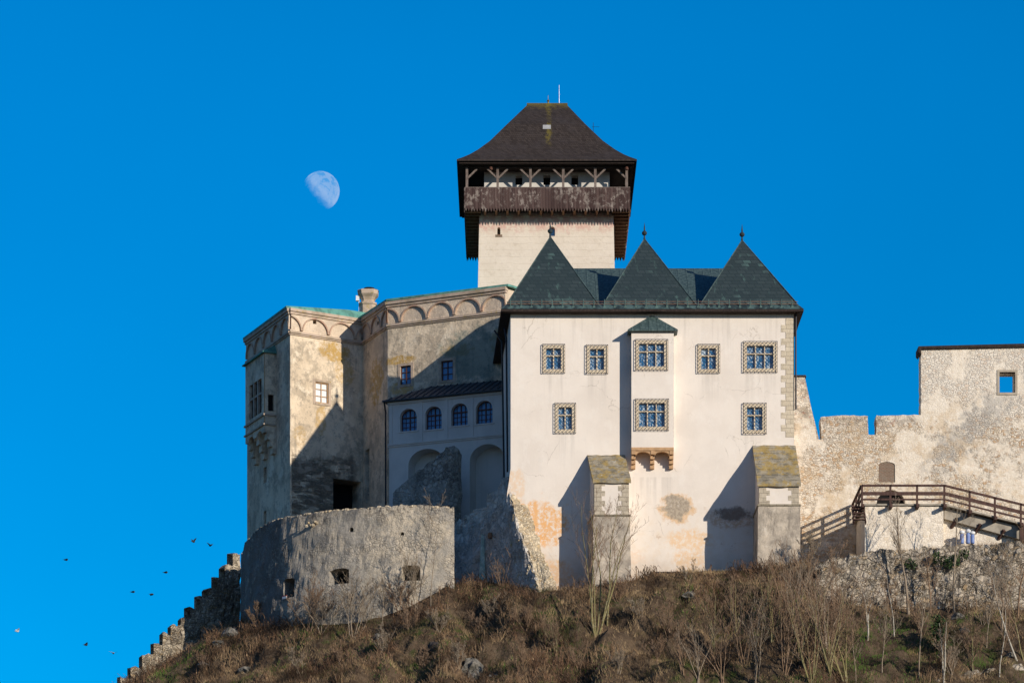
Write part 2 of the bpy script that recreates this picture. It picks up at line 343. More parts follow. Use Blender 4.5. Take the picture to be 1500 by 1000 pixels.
def f_curtain():
    p = pos(); x, y, z = sep(p)
    q = vs(p, (1, 1, 1.5)); w = nz(p, 1.8, 3)
    q2 = node('ShaderNodeVectorMath'); q2.operation = 'ADD'; NT.links.new(q.s, q2.inputs[0]); put(q2.inputs[1], comb(w * .5, w * .3, w * .4)); q2 = W(q2.outputs[0])
    e = vor(q2, 4.4, 'DISTANCE_TO_EDGE'); cr, cg, cb = sep(vor(q2, 4.4, 'F1', 'Color'))
    c = mix(cr, (.80, .70, .57), (.66, .56, .44)); c = mix(ss(cg, .72, .9) * .8, c, (.52, .32, .17)); c = mix(ss(cb, .8, .95) * .6, c, (.40, .33, .26))
    c = mix(ss(e, .07, .02) * .35, c, (.30, .24, .19))
    c = mix(ss(nz(p, 1.5, 9, .82), .54, .62) * .55, c, (.36, .295, .22))
    upp = ss(z + (nz(p, .5, 4) - .5) * 3, 60.0, 61.5)
    c = mix(upp * .5, c, (.86, .79, .69))
    wash = ss(nz(p, .34, 9, .74), .47, .53)                # remains of plaster over the stones
    c = mix(wash * .75, c, mix(ss(nz(p, 2, 5), .4, .6), (.86, .76, .63), (.77, .67, .54)))
    gx = ss(x + (z - 58) * -.9 + (nz(p, .7, 5, .65) - .5) * 9, 30.2, 31.2) * (1 - ss(x + (z - 58) * -.9 + (nz(p, .8, 5, .65) - .5) * 9, 33.5, 34.4))
    g = gx * ss(z, 55.5, 57.0) * (1 - ss(z, 61.5, 63.0)) * ss(x, 29.5, 30.5)
    c = mix(g * ss(nz(p, .8, 8, .78), .42, .50) * .7, c, (.44, .405, .36))
    c = mix((1 - ss(x, 21, 31)) * ss(nz(p, .5, 5, .7), .48, .6) * .5, c, (.58, .44, .28))
    c = mix(ss(nz(p, .55, 8, .76), .50, .58) * (1 - ss(z, 60, 63)) * .45, c, (.60, .44, .27))
    tp = ss(z, 59.2, 60.4) * (1 - ss(x, 29.8, 30.1))
    c = mix(tp * ss(nz(p, 1.8, 5, .7), .42, .6) * .7, c, (.29, .24, .19))
    c = mix(tp * ss(nz(p, 2.6, 3), .60, .66) * .6, c, (.38, .17, .11))
    return dict(c=c, r=.95, h=mn(e, .14) * 4 * (1 - wash * .75) + nz(p, 4, 6, .72) * .7, bs=.75, bd=.10, sp=.1)
def f_spire():
    p = pos(); x, y, z = sep(p)
    n = node('ShaderNodeTexBrick'); put(n.inputs['Vector'], comb(x + y, z, 0)); n.inputs['Scale'].default_value = 1
    n.inputs['Brick Width'].default_value = .62; n.inputs['Row Height'].default_value = .30; n.inputs['Mortar Size'].default_value = .035
    n.inputs['Color1'].default_value = (.2, .2, .2, 1); n.inputs['Color2'].default_value = (1, 1, 1, 1); n.inputs['Mortar'].default_value = (0, 0, 0, 1)
    br = W(n.outputs['Color']); mo = W(n.outputs['Fac'])
    b, _, _ = sep(br)
    c = mix(b, (.018, .032, .036), (.033, .049, .053))
    c = mix(ss(nz(p, .45, 4), .52, .66) * ss(b, .72, .9) * .5, c, (.085, .155, .14))
    c = mix(ss(nz(vs(p, (2.5, 2.5, .3)), 1, 4), .58, .72) * .5, c, (.085, .16, .14))
    lo = 1 - ss(z, 68.3, 69.0)
    c = mix(lo * ss(nz(vs(p, (1.6, 1.6, .3)), 1, 4), .42, .6) * .6, c, (.11, .185, .175))
    return dict(c=c, r=.62, h=1 - mo, bs=.4, bd=.03, m=0.0, sp=.3)
def f_copper_seam():
    p = pos(); x, y, z = sep(p)
    c = mix(ss(nz(vs(p, (5, 5, .25)), 1, 4), .4, .66), (.040, .066, .066), (.085, .125, .12))
    return dict(c=c, r=.6, h=ss(mth('ABSOLUTE', mth('FRACT', x * 1.6) - .5), .42, .47), bs=.6, bd=.04)
def f_copper_green():
    p = pos(); return dict(c=mix(ss(nz(vs(p, (1, 1, .4)), 2, 4), .4, .65), (.13, .33, .27), (.08, .2, .165)), r=.7)
def f_darkroof():
    p = pos(); x, y, z = sep(p)
    return dict(c=mix(nz(p, 1.5, 4), (.03, .04, .048), (.06, .075, .085)), r=.55, h=ss(mth('ABSOLUTE', mth('FRACT', x * 1.75 - z * .2) - .5), .40, .47), bs=1, bd=.06)
def f_shingle():
    p = pos(); x, y, z = sep(p)
    n = node('ShaderNodeTexBrick'); put(n.inputs['Vector'], comb(x + y, z, 0)); n.inputs['Scale'].default_value = 1
    n.inputs['Brick Width'].default_value = .16; n.inputs['Row Height'].default_value = .20; n.inputs['Mortar Size'].default_value = .012
    n.inputs['Color1'].default_value = (.15, .15, .15, 1); n.inputs['Color2'].default_value = (1, 1, 1, 1); n.inputs['Mortar'].default_value = (0, 0, 0, 1)
    b, _, _ = sep(W(n.outputs['Color']))
    c = mix(b, (.026, .019, .016), (.062, .047, .040))
    c = mix(ss(nz(p, .7, 5), .45, .7) * .4, c, (.055, .045, .045))
    cx1 = 1 - ss(mth('ABSOLUTE', x - 2.95 + (nz(p, 1, 4) - .5) * .8), .06, .30)
    st1 = cx1 * ss(nz(vs(p, (3, 3, .5)), 1.6, 4), .36, .54)
    c = mix(st1 * .5 * mx(ss(z, 88.6, 91.6), ss(z, 86.4, 87.6) * (1 - ss(z, 89.2, 89.6))), c, (.22, .17, .02))
    c = mix(ss(z + (nz(p, 2.5, 4) - .5) * 2, 91.0, 91.8) * .5, c, (.19, .15, .03))
    saw = mth('FRACT', z * 5)
    return dict(c=c, r=.9, h=(1 - saw) + b * .4, bs=.7, bd=.05, sp=.2)
def f_parapet():
    p = pos(); x, y, z = sep(p)
    q = mth('FLOOR', (x + y) * 4.5)
    rnd = node('ShaderNodeTexWhiteNoise'); rnd.noise_dimensions = '1D'; put(rnd.inputs['W'], q); rv = W(rnd.outputs[0])
    c = mix(rv, (.055, .033, .030), (.105, .068, .06))
    wt = ss(nz(vs(p, (1.6, 1.6, 1.0)), 1.5, 7, .78), .50, .60) * ss(nz(p, .5, 3), .36, .56)
    c = mix(wt * .55, c, (.42, .36, .31))
    gap = ss(mth('ABSOLUTE', mth('FRACT', (x + y) * 4.5) - .5), .43, .49)
    c = mix(gap * .7, c, (.015, .01, .01))
    return dict(c=c, r=.9, h=rv * .5 - gap, bs=.6, bd=.03, sp=.15)
def wood(a, b, sc=(4, 4, 1)):
    def f():
        p = pos(); return dict(c=mix(ss(nz(vs(p, sc), 2, 5, .7), .38, .66), a, b), r=.88, h=nz(vs(p, sc), 5, 3), bs=.4, bd=.02, sp=.2)
    return f
def f_glass():
    p = pos(); x, y, z = sep(p)
    w = nz(vs(p, (5, 5, 2.2)), 1.4, 3, .6, 1.5)
    c = mix(ss(w, .50, .62), (.035, .15, .32), (.62, .72, .80))
    return dict(c=c, r=.12, m=0, h=w, bs=.25, bd=.02, sp=.7)
def f_glass_shade():
    p = pos(); return dict(c=mix(nz(p, 1.2, 3), (.04, .14, .34), (.10, .28, .52)), r=.1, sp=.8, h=nz(p, 3, 2), bs=.1, bd=.02)
def plain(a, b=None, sc=3, r=.85, m=0.0, bs=.3, bd=.02, sp=.3):
    def f():
        p = pos(); n = nz(p, sc, 5, .65); return dict(c=mix(ss(n, .36, .66), a, b or [v * .7 for v in a]), r=r, m=m, h=nz(p, sc * 3, 4, .7), bs=bs, bd=bd, sp=sp)
    return f
def f_surround():
    p = pos(); c = mix(ss(nz(p, 3, 4), .4, .65), (.84, .70, .51), (.72, .57, .40))
    return dict(c=c, r=.9, h=nz(p, 10, 3), bs=.3, bd=.02)
def blocks(a, b, mo, w=.55, h=.33):
    def f():
        p = pos(); x, y, z = sep(p)
        n = node('ShaderNodeTexBrick'); put(n.inputs['Vector'], comb(x + y + (nz(p, .9, 2) - .5) * .15, z, 0)); n.inputs['Scale'].default_value = 1
        n.inputs['Brick Width'].default_value = w; n.inputs['Row Height'].default_value = h; n.inputs['Mortar Size'].default_value = .02
        n.inputs['Color1'].default_value = (*a, 1); n.inputs['Color2'].default_value = (*b, 1); n.inputs['Mortar'].default_value = (*mo, 1)
        c = mix(ss(nz(p, 2.2, 6, .75), .48, .68) * .55, W(n.outputs['Color']), mo)
        return dict(c=c, r=.93, h=nz(p, 3, 6, .75) - W(n.outputs['Fac']) * .8, bs=.7, bd=.07, sp=.1)
    return f
def f_buttress_low():
    p = pos(); x, y, z = sep(p)
    c = mix(ss(nz(p, .8, 6, .7), .38, .62), (.58, .49, .385), (.34, .29, .235))
    c = mix(ss(nz(vs(p, (1.4, 1.4, .3)), 1.3, 5, .7), .5, .66) * .6, c, (.15, .13, .11))
    c = mix(ss(nz(p, 1.3, 5, .7, .3), .56, .66) * .75, c, (.62, .55, .46))
    return dict(c=c, r=.95, h=nz(p, 2.4, 7, .76), bs=.8, bd=.09, sp=.1)
def f_cap():
    p = pos(); x, y, z = sep(p)
    c = mix(ss(nz(p, 1.6, 6, .72), .4, .62), (.36, .31, .23), (.20, .175, .13))
    c = mix(ss(nz(p, 1.1, 7, .76), .45, .58) * .65, c, (.42, .275, .06))
    c = mix(ss(nz(p, 3.4, 4), .64, .70) * .7, c, (.5, .46, .38))
    row = ss(mth('ABSOLUTE', mth('FRACT', z * 1.9 + (nz(p, .9, 4) - .5) * .5) - .5), .44, .49) * ss(nz(p, 1.4, 3), .42, .55)
    c = mix(row * .5, c, (.07, .06, .045))
    return dict(c=c, r=.95, h=nz(p, 2.5, 6, .75) - row * .5, bs=.9, bd=.09, sp=.1)
def f_hill():
    p = pos(); x, y, z = sep(p)
    c = mix(ss(nz(p, .55, 6, .7), .38, .62), (.15, .105, .068), (.07, .048, .033))
    c = mix(ss(nz(p, 2.5, 5, .7), .52, .68) * .6, c, (.17, .13, .085))
    c = mix(ss(nz(p, .22, 4), .50, .62) * ss(nz(p, 1.4, 5, .7), .46, .60) * .8, c, (.055, .085, .02))
    return dict(c=c, r=1, h=nz(p, 1.2, 8, .78), bs=1, bd=.3, sp=.05)
def f_twig(a, b, c3, moss=0):
    def f():
        p = pos(); n = nz(p, 7.0, 3, .7); m2 = nz(p, .35, 3, .6)
        c = mix(ss(n, .40, .60), a, b); c = mix(ss(nz(p, 5.3, 4, .7), .60, .66), c, [min(1, v * 1.9) for v in c3]); c = mix(ss(m2, .45, .60) * .8, c, c3)
        c = mix(ss(nz(p, .5, 6, .72), .55, .42) * .85, c, (.040, .026, .018))
        if moss: c = mix(ss(nz(p, .3, 4, .6), .54, .64) * moss, c, (.06, .075, .02))
        return dict(c=c, r=.95, sp=.1)
    return f
def f_sapling(a, b, low):
    def f():
        p = pos(); return dict(c=mix(ss(nz(p, 1.1, 4, .6), .4, .62), a, mix(ss(nz(p, 6, 3), .45, .6), b, low)), r=.9, sp=.15)
    return f

M = {k: mat(k, f) for k, f in dict(
    palace_plaster=f_palace, keep_stone=f_keep, old_plaster=f_oldplaster, arch_rib=f_rib, cornice_stone=f_cornice, arcade_plaster=f_arcade,
    bastion_stone=f_bastion, curtain_stone=f_curtain,
    rubble_light=rubble(2.7, (.64, .55, .44), (.42, .36, .28), (.50, .34, .18), (.13, .105, .08), .2, .6),
    rubble_step=rubble(3.2, (.66, .56, .42), (.36, .30, .22), (.44, .30, .15), (.13, .105, .085), .16, .6),
    rubble_core=rubble(4.0, (.78, .66, .48), (.58, .47, .32), (.60, .40, .18), (.42, .34, .25), .10, .6, 1.0),
    rubble_dark=rubble(1.6, (.20, .185, .165), (.13, .12, .11), (.16, .13, .10), (.06, .055, .05), .2, .6),
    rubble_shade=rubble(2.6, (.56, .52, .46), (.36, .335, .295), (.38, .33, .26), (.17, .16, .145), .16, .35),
    rubble_pier=rubble(4.4, (.88, .78, .65), (.82, .72, .59), (.76, .63, .47), (.68, .58, .46), .03, .12),
    shade_plaster=plain((.34, .315, .28), (.12, .115, .11), 1.7, .95, 0, 1, .2, .1),
    spur_plaster=rubble(2.4, (.74, .68, .60), (.55, .50, .445), (.52, .46, .38), (.30, .275, .245), .12, .3),
    spire_copper=f_spire, seam_copper=f_copper_seam, green_copper=f_copper_green, dark_metal_roof=f_darkroof, shingles=f_shingle,
    parapet_boards=f_parapet, old_timber=wood((.13, .098, .083), (.23, .185, .16)), dark_timber=wood((.028, .02, .018), (.05, .036, .03)),
    joist_timber=wood((.30, .17, .10), (.18, .10, .06)), red_timber=wood((.11, .062, .05), (.065, .038, .032)),
    dark_void=plain((.012, .011, .011), r=1), iron=plain((.03, .03, .035), r=.5, m=.6), steel=plain((.5, .52, .54), r=.35, m=.8), white_paint=plain((.78, .78, .78), (.7, .7, .7), r=.6),
    red_paint=plain((.5, .03, .03), r=.6), blue_paint=plain((.20, .28, .52), (.14, .2, .42), r=.5), gilded=plain((.6, .42, .1), r=.4, m=.8),
    glass=f_glass, glass_shade=f_glass_shade, window_stone=f_surround, brown_frame=plain((.13, .055, .035), r=.6), tan_stone=plain((.56, .345, .185), (.44, .27, .145), 3, .9),
    quoin_stone=blocks((.68, .58, .44), (.58, .49, .36), (.48, .40, .30)), corner_stone=blocks((.54, .46, .35), (.44, .375, .285), (.36, .30, .23)), buttress_stone=f_buttress_low, cap_stone=f_cap, band_stone=blocks((.33, .28, .2), (.26, .22, .16), (.16, .13, .09)),
    frame_stone=plain((.46, .39, .30), (.36, .30, .23), 2), dull_copper=plain((.11, .18, .16), (.07, .11, .10), 3), pale_metal=plain((.42, .42, .42), (.34, .34, .34), 2), niche_brick=blocks((.25, .14, .09), (.19, .12, .08), (.27, .23, .18), .3, .1), concrete=plain((.40, .35, .28), (.27, .235, .19), 2), hillside=f_hill,
    dark_slab=plain((.06, .05, .045), (.03, .025, .022), 2, .95, 0, .8, .1), pale_rock=plain((.30, .275, .235), (.12, .11, .09), 1.8, .95, 0, 1, .3, .1),
    dry_grass=f_twig((.33, .215, .12), (.16, .10, .058), (.44, .315, .175), .75), bramble=f_twig((.27, .155, .092), (.125, .075, .050), (.36, .245, .145)), green_grass=f_twig((.06, .14, .018), (.09, .16, .03), (.13, .17, .05)),
    grey_bark=f_sapling((.27, .21, .15), (.17, .13, .092), (.34, .28, .21)), yellow_bark=f_sapling((.22, .19, .085), (.16, .125, .06), (.30, .27, .16)), brown_twig=f_sapling((.23, .15, .095), (.145, .093, .062), (.30, .215, .145)),
    pale_bark=f_sapling((.42, .38, .31), (.26, .22, .16), (.5, .47, .40)), ivy_leaf=plain((.025, .055, .016), (.045, .075, .022), 5), bird_dark=plain((.035, .036, .042), r=.7), bird_pale=plain((.6, .6, .6), r=.7),
    mineral=plain((.66, .78, .70), (.34, .50, .43), 4, .95, 0, 1, .1, .1)).items()}

# ================================================================== THE GROUND
BC = Vector((-7.3, 13.6)); BR = 13.6                        # the round bastion: centre and radius
def gpt(x, y, Y): return (PX(x, Y), Y, PZ(y, Y))
GL = [(-420, 10, -30), (-85, 9.5, 0), (-29.6, 9.5, PZ(1004, 9.5)), gpt(232, 978, 10), gpt(282, 942, 9.5), (-20.6, 9.5, PZ(908, 9.5)), gpt(392, 915, 5.6), gpt(440, 915, 2.9), gpt(520, 908, .7), gpt(600, 886, -.1), gpt(655, 857, .1),
      gpt(700, 852, 2.5), gpt(745, 855, -.5), gpt(790, 866, -3.0), gpt(850, 861, -2.8), gpt(925, 851, -2.9), gpt(960, 839, -1.5), gpt(1040, 838, -1.5), gpt(1108, 832, -4.2), gpt(1185, 822, -5), gpt(1192, 880, -6.4), gpt(1300, 890, -6.6), gpt(1500, 893, -7), gpt(1600, 893, -7), (120, -7, 40), (420, -7, -30)]
GX = np.array([g[0] for g in GL]); GY = np.array([g[1] for g in GL]); GZ = np.array([g[2] for g in GL])
NV = np.random.RandomState(3).rand(64, 64)
def vnoise(x, y):
    xi, yi = np.floor(x).astype(int), np.floor(y).astype(int); fx, fy = x - xi, y - yi; fx = fx * fx * (3 - 2 * fx); fy = fy * fy * (3 - 2 * fy)
    g = lambda a, b: NV[a % 64, b % 64]
    return (g(xi, yi) * (1 - fx) + g(xi + 1, yi) * fx) * (1 - fy) + (g(xi, yi + 1) * (1 - fx) + g(xi + 1, yi + 1) * fx) * fy - .5
def ground(X, Y, rough=True):
    X = np.asarray(X, float); Y = np.asarray(Y, float)
    yb = np.interp(X, GX, GY); zb = np.interp(X, GX, GZ); d = np.maximum(yb - Y, 0); e = np.maximum(Y - yb - .3, 0)
    z = zb - .70 * d
    z = np.where((X < -21), z - .55 * e, z)
    z = np.where((X > 21.9) & (Y > yb + 1.1), np.interp(X, (21.9, 26, 38, 120), (48.5, 49.4, 50.0, 40)) - .2, z)
    z = np.where(Y > 45, z - .9 * (Y - 45), z)
    if rough:
        a = np.clip(d / 4.0, 0, 1) * .95 + .05
        z = z + a * (1.7 * vnoise(X * .17 + 3, Y * .17) + 1.9 * vnoise(X * .45, Y * .45 + 7) + 1.25 * vnoise(X * 1.0, Y * 1.0) + .35 * vnoise(X * 2.7, Y * 2.7)) * np.where(d > 0, np.where(X > 21.9, .6, 1), np.where(X > 21.9, .0, .25))
    return np.maximum(z, -1.7 - .0 * X)
xs = np.concatenate([np.linspace(-9000, -700, 12), np.linspace(-420, -75, 14), np.linspace(-70, -36, 18), np.arange(-35, 45, .3), np.linspace(46, 80, 16), np.linspace(90, 420, 14), np.linspace(700, 9000, 12)])
ys = np.concatenate([np.linspace(-3000, -260, 10), np.linspace(-240, -80, 18), np.linspace(-75, -27, 24), np.arange(-26, 16, .3), np.linspace(17, 60, 20), np.linspace(70, 300, 14), np.linspace(500, 12000, 12)])
gx, gy = np.meshgrid(xs, ys, indexing='ij'); gz = ground(gx, gy)
me = bpy.data.meshes.new('hillside'); nx_, ny_ = gx.shape
idx = np.arange(nx_ * ny_).reshape(nx_, ny_)
fq = np.stack([idx[:-1, :-1], idx[1:, :-1], idx[1:, 1:], idx[:-1, 1:]], -1).reshape(-1, 4)
me.from_pydata(np.stack([gx, gy, gz], -1).reshape(-1, 3).tolist(), [], fq.tolist()); me.materials.append(M['hillside'])
hill = bpy.data.objects.new('hillside', me); COL.objects.link(hill); hill['kind'] = 'structure'
def hit(x, y):                                             # where the view through a photo pixel meets the slope
    dx, dz = (x - HX) / FPX, (HY - y) / FPX
    t = np.arange(205, 262, .1); X = dx * t; Y = t - CAM_D; k = np.nonzero(dz * t <= ground(X, Y))[0]
    i = k[0] if len(k) else len(t) - 1
    return Vector((X[i], Y[i], float(ground(X[i], Y[i]))))

# ================================================================== THE WHITE PALACE (front, spires)
EZ = 67.75                                                  # eaves height
pal = thing('white_palace', (10, 0, 47), 'white plastered castle palace with three pointed dark green copper roofs', 'castle palace')
w = MB().plan([(-.1, 0), (20.65, 0), (20.4, 16), (-.95, 16)], 42, EZ).build('wall', M['palace_plaster'], pal)
MB().prism([(-.2, 47), (-.098, 47), (-.098, PZ(685, 0)), (-.22, PZ(705, 0)), (-.36, PZ(722, 0)), (-.38, PZ(735, 0)), (-.2, PZ(745, 0))], -.9, -.002).build('wall_batter', M['palace_plaster'], pal)
# windows: (x0, x1, y0, y1) of the stone surround in photo pixels, lights across, offset of the wall plane
BAYD = .90
PW = [((796, 826, 506, 545), 2, 0), ((860, 889, 507, 546), 2, 0), ((1023, 1053, 506, 545), 2, 0), ((1090, 1137, 502, 544), 3, 0), ((814, 842, 592, 633), 2, 0), ((1090, 1121, 592, 634), 2, 0),
      ((932, 977, 499, 541), 3, BAYD), ((932, 978, 586, 629), 3, BAYD)]
cm = MB(); cb = MB()
for (x0, x1, y0, y1), nl, o in PW:
    (u0, z1), (u1, z0) = WF.px(x0, y0, o), WF.px(x1, y1, o); t = .21
    (cb if o else cm).box(u0 + t, u1 - t, o - .42, o + .1, z0 + t, z1 - t)
cut(w, cm)
(bu0, bz1), (bu1, bz0) = WF.px(925, 486, BAYD), WF.px(987, 655, BAYD)
bay = MB().box(bu0, bu1, -.05, BAYD, bz0, bz1).build('oriel', M['palace_plaster'], pal)
cut(bay, cb)
# little hipped copper roof, side slits and the corbels under the oriel
rz = bz1 + .002; ov = .28; pk = PZ(463, .1) - .02; mc = (bu0 + bu1) / 2
q = [(bu0 - ov, .0), (bu1 + ov, .0), (bu1 + ov, -BAYD - ov), (bu0 - ov, -BAYD - ov)]
b = MB().plan([q[3], q[2], q[1], q[0]], rz, rz + .10)
b.add([(*q[3], rz + .10), (*q[2], rz + .10), (bu1 + ov, -.03, rz + .1), (bu0 - ov, -.03, rz + .1), (mc - .12, -.03, pk), (mc + .12, -.03, pk)], [(0, 1, 5, 4), (1, 2, 5), (3, 0, 4), (2, 3, 4, 5)])
b.build('oriel_roof', M['seam_copper'], bay)
cz = bz0; cw = .30; cxs = [bu0 + .16, mc, bu1 - .16]
MB().box(bu0 + .004, bu1 - .004, -.05, BAYD + .05, cz - .22, cz - .002).build('corbel_lintel', M['tan_stone'], bay)
for cx in cxs:
    b = MB()
    for k in range(4): b.box(cx - cw / 2, cx + cw / 2, -.05, BAYD + .02 - k * .2, cz - .22 - (k + 1) * .30 + .02, cz - .222 - k * .30)
    b.build('corbel', M['tan_stone'], bay)
for a, c in zip(cxs, cxs[1:]):
    u0, u1 = a + cw / 2, c - cw / 2; r = (u1 - u0) / 2
    poly = [(u0, cz - .222), (u0, cz - .60)] + [((u0 + u1) / 2 - r * math.cos(math.pi * k / 10), cz - .62 + .32 * math.sin(math.pi * k / 10)) for k in range(11)] + [(u1, cz - .60), (u1, cz - .222)]
    MB().prism(poly[::-1], BAYD - .35, BAYD - .03).build('corbel_arch', M['tan_stone'], bay)
for y0, y1 in ((520, 552), (612, 644)):
    for sgn, u in ((1, bu1), (-1, bu0)):
        MB().box(u - .015, u + .015, .25, .72, PZ(y1, 0), PZ(y0, 0)).build('side_slit', M['dark_timber'], bay)
def palace_window(px4, nl, o):
    (u0, z1), (u1, z0) = WF.px(px4[0], px4[2], o), WF.px(px4[1], px4[3], o); t = .21
    f = MB(); a0, a1, c0, c1 = u0 + t, u1 - t, z0 + t, z1 - t
    m = .085; wl = (a1 - a0 - (nl - 1) * m) / nl; zt = c0 + (c1 - c0) * .63
    for k in range(1, nl): x = a0 + k * wl + (k - 1) * m; f.box(x, x + m, o - .16, o - .05, c0, c1)
    for k in range(nl): x = a0 + k * (wl + m); f.box(x, x + wl, o - .157, o - .053, zt, zt + m)
    root = f.build('window', M['window_stone'], pal)
    g = MB()
    e_ = -.03; g.box(u0 + e_, a0, o - .02, o + .045, z0 + e_, z1 - e_).box(a1, u1 - e_, o - .02, o + .045, z0 + e_, z1 - e_).box(a0, a1, o - .02, o + .045, c1, z1 - e_).box(a0, a1, o - .02, o + .055, z0 + e_, c0)
    g.build('surround', M['window_stone'], root)
    MB().box(a0, a1, o - .38, o - .22, c0, c1).build('panes', M['glass'], root)
    # wrought iron lattice standing off the wall
    u0 -= .07; u1 += .07; z0 -= .07; z1 += .07
    l = MB(); oo = o + .15; s = .27; W_, H_ = u1 - u0, z1 - z0
    for k in range(-40, 41):
        for sg in (1, -1):
            c = k * s; pts = []
            for u in (0, W_):
                z = sg * (u - W_ / 2) + H_ / 2 + c
                if 0 <= z <= H_: pts.append((u, z))
            for z in (0, H_):
                u = sg * (z - H_ / 2 - c) + W_ / 2
                if 0 < u < W_: pts.append((u, z))
            if len(pts) >= 2 and abs(pts[0][0] - pts[1][0]) > .05:
                p0, p1 = WF.pt(u0 + pts[0][0], oo + .004 * sg, z0 + pts[0][1]), WF.pt(u0 + pts[1][0], oo + .004 * sg, z0 + pts[1][1]); l.beam(p0, p1, .016)
    for u in (u0, u1):
        for z in (z0, z1): l.beam(WF.pt(u, o - .01, z), WF.pt(u, oo, z), .03)
    l.beam(WF.pt(u0, oo, z0), WF.pt(u1, oo, z0), .03).beam(WF.pt(u0, oo, z1), WF.pt(u1, oo, z1), .03).beam(WF.pt(u0, oo, z0), WF.pt(u0, oo, z1), .03).beam(WF.pt(u1, oo, z0), WF.pt(u1, oo, z1), .03)
    l.build('grille', M['iron'], root)
for a in PW: palace_window(*a)
# quoins at the right corner, toothed
b = MB(); z = PZ(640, 0); k = 0
while z < EZ - .35:
    h = .42 + .1 * random.random(); wd = .95 if k % 2 else .62; b.box(20.66 - wd, 20.672, -.4, .022, z, z + h + .001); z += h; k += 1
b.build('quoins', M['quoin_stone'], pal)
# eaves, main roof, skirt, spires
EV = [(-.80, -.72), (21.30, -.72), (21.05, 16.7), (-1.62, 16.7)]
MB().plan(EV, EZ, EZ + .16).build('eaves', M['dark_timber'], pal)
ins = [(-.1, .15), (20.6, .15), (20.3, 15.8), (-.9, 15.8)]
roof = MB().plan([(x, y) for x, y in EV], EZ + .162, EZ + .163).rings([[(x, y, EZ + .17) for x, y in EV], [(x, y, EZ + .62) for x, y in ins], [(3.3, 7.6, 73.35), (17.2, 7.6, 73.35), (17.2, 8.4, 73.35), (3.3, 8.4, 73.35)]]).build('roof', M['seam_copper'], pal)
sx = [-.80, 6.5, 13.62, 21.30]; ax = [PX(806, 2.9), PX(944, 2.9), PX(1087, 2.9)]; ay = [347, 350, 352]
for i in range(3):
    x0, x1 = sx[i], sx[i + 1]; a0 = x0 + (.46 if i == 0 else .24); a1 = x1 - (.46 if i == 2 else .24); A = (ax[i], 2.9, PZ(ay[i], 2.9))
    r0 = [(x0, -.73, EZ + .18), (x1, -.73, EZ + .18), (x1, 6.6, EZ + .18), (x0, 6.6, EZ + .18)]
    r1 = [(a0, -.05, EZ + .78), (a1, -.05, EZ + .78), (a1, 5.9, EZ + .78), (a0, 5.9, EZ + .78)]
    e = .02; r2 = [(A[0] - e, A[1] - e, A[2]), (A[0] + e, A[1] - e, A[2]), (A[0] + e, A[1] + e, A[2]), (A[0] - e, A[1] + e, A[2])]
    s = MB().rings([r0, r1, r2]).build('spire', M['spire_copper'], pal)
    MB().lathe((A[0], A[1], A[2] - .12), [(.10, 0), (.07, .2), (.05, .35), (.17, .45), (.2, .55), (.16, .65), (.05, .75), (.06, .85), (.015, 1.25), (.0, 1.35)], 10).build('finial', M['spire_copper'], s)
    for hx, hy in ((a0, -.05), (a1, -.05)): MB().tube([(hx, hy - .02, EZ + .80), A], .045, 5).build('hip_ridge', M['seam_copper'], s)
for i in range(2): MB().add([(sx[i + 1] - .26, -.06, EZ + .775), (sx[i + 1] + .26, -.06, EZ + .775), (sx[i + 1], -.735, EZ + .19), (sx[i + 1], 6, EZ + .7)], [(0, 2, 1), (0, 1, 3)]).build('valley_flashing', M['seam_copper'], pal)
b = MB().tube([(-.4, -.42, EZ + .62), (20.9, -.42, EZ + .62)], .022, 5).tube([(-.4, -.42, EZ + .80), (20.9, -.42, EZ + .80)], .018, 5); rail = b.build('snow_guard', M['joist_timber'], pal)
for k in range(28):
    x = -.1 + k * .762
    MB().box(x - .02, x + .02, .35, .48, EZ + .36, EZ + .95).box(x - .09, x + .09, .50, .56, EZ + .22, EZ + .44).build('bracket', M['dull_copper'], rail)
MB().tube([(20.78, -.12, EZ - .05), (20.78, -.12, PZ(600, 0))], .06, 8).tube([(20.78, -.12, EZ - .05), (21.15, -.6, EZ - .02)], .06, 8).build('downpipe', M['iron'], pal)
MB().tube([(-.55, 1.6, EZ - .6), (-.42, 1.2, EZ - 1.4), (-.33, 1.2, PZ(690, 1))], .07, 8).tube([(-1.3, 4.0, EZ - .1), (-.75, 3.4, EZ - 1.1), (-.55, 3.4, 54)], .07, 8).build('downpipe', M['iron'], pal)
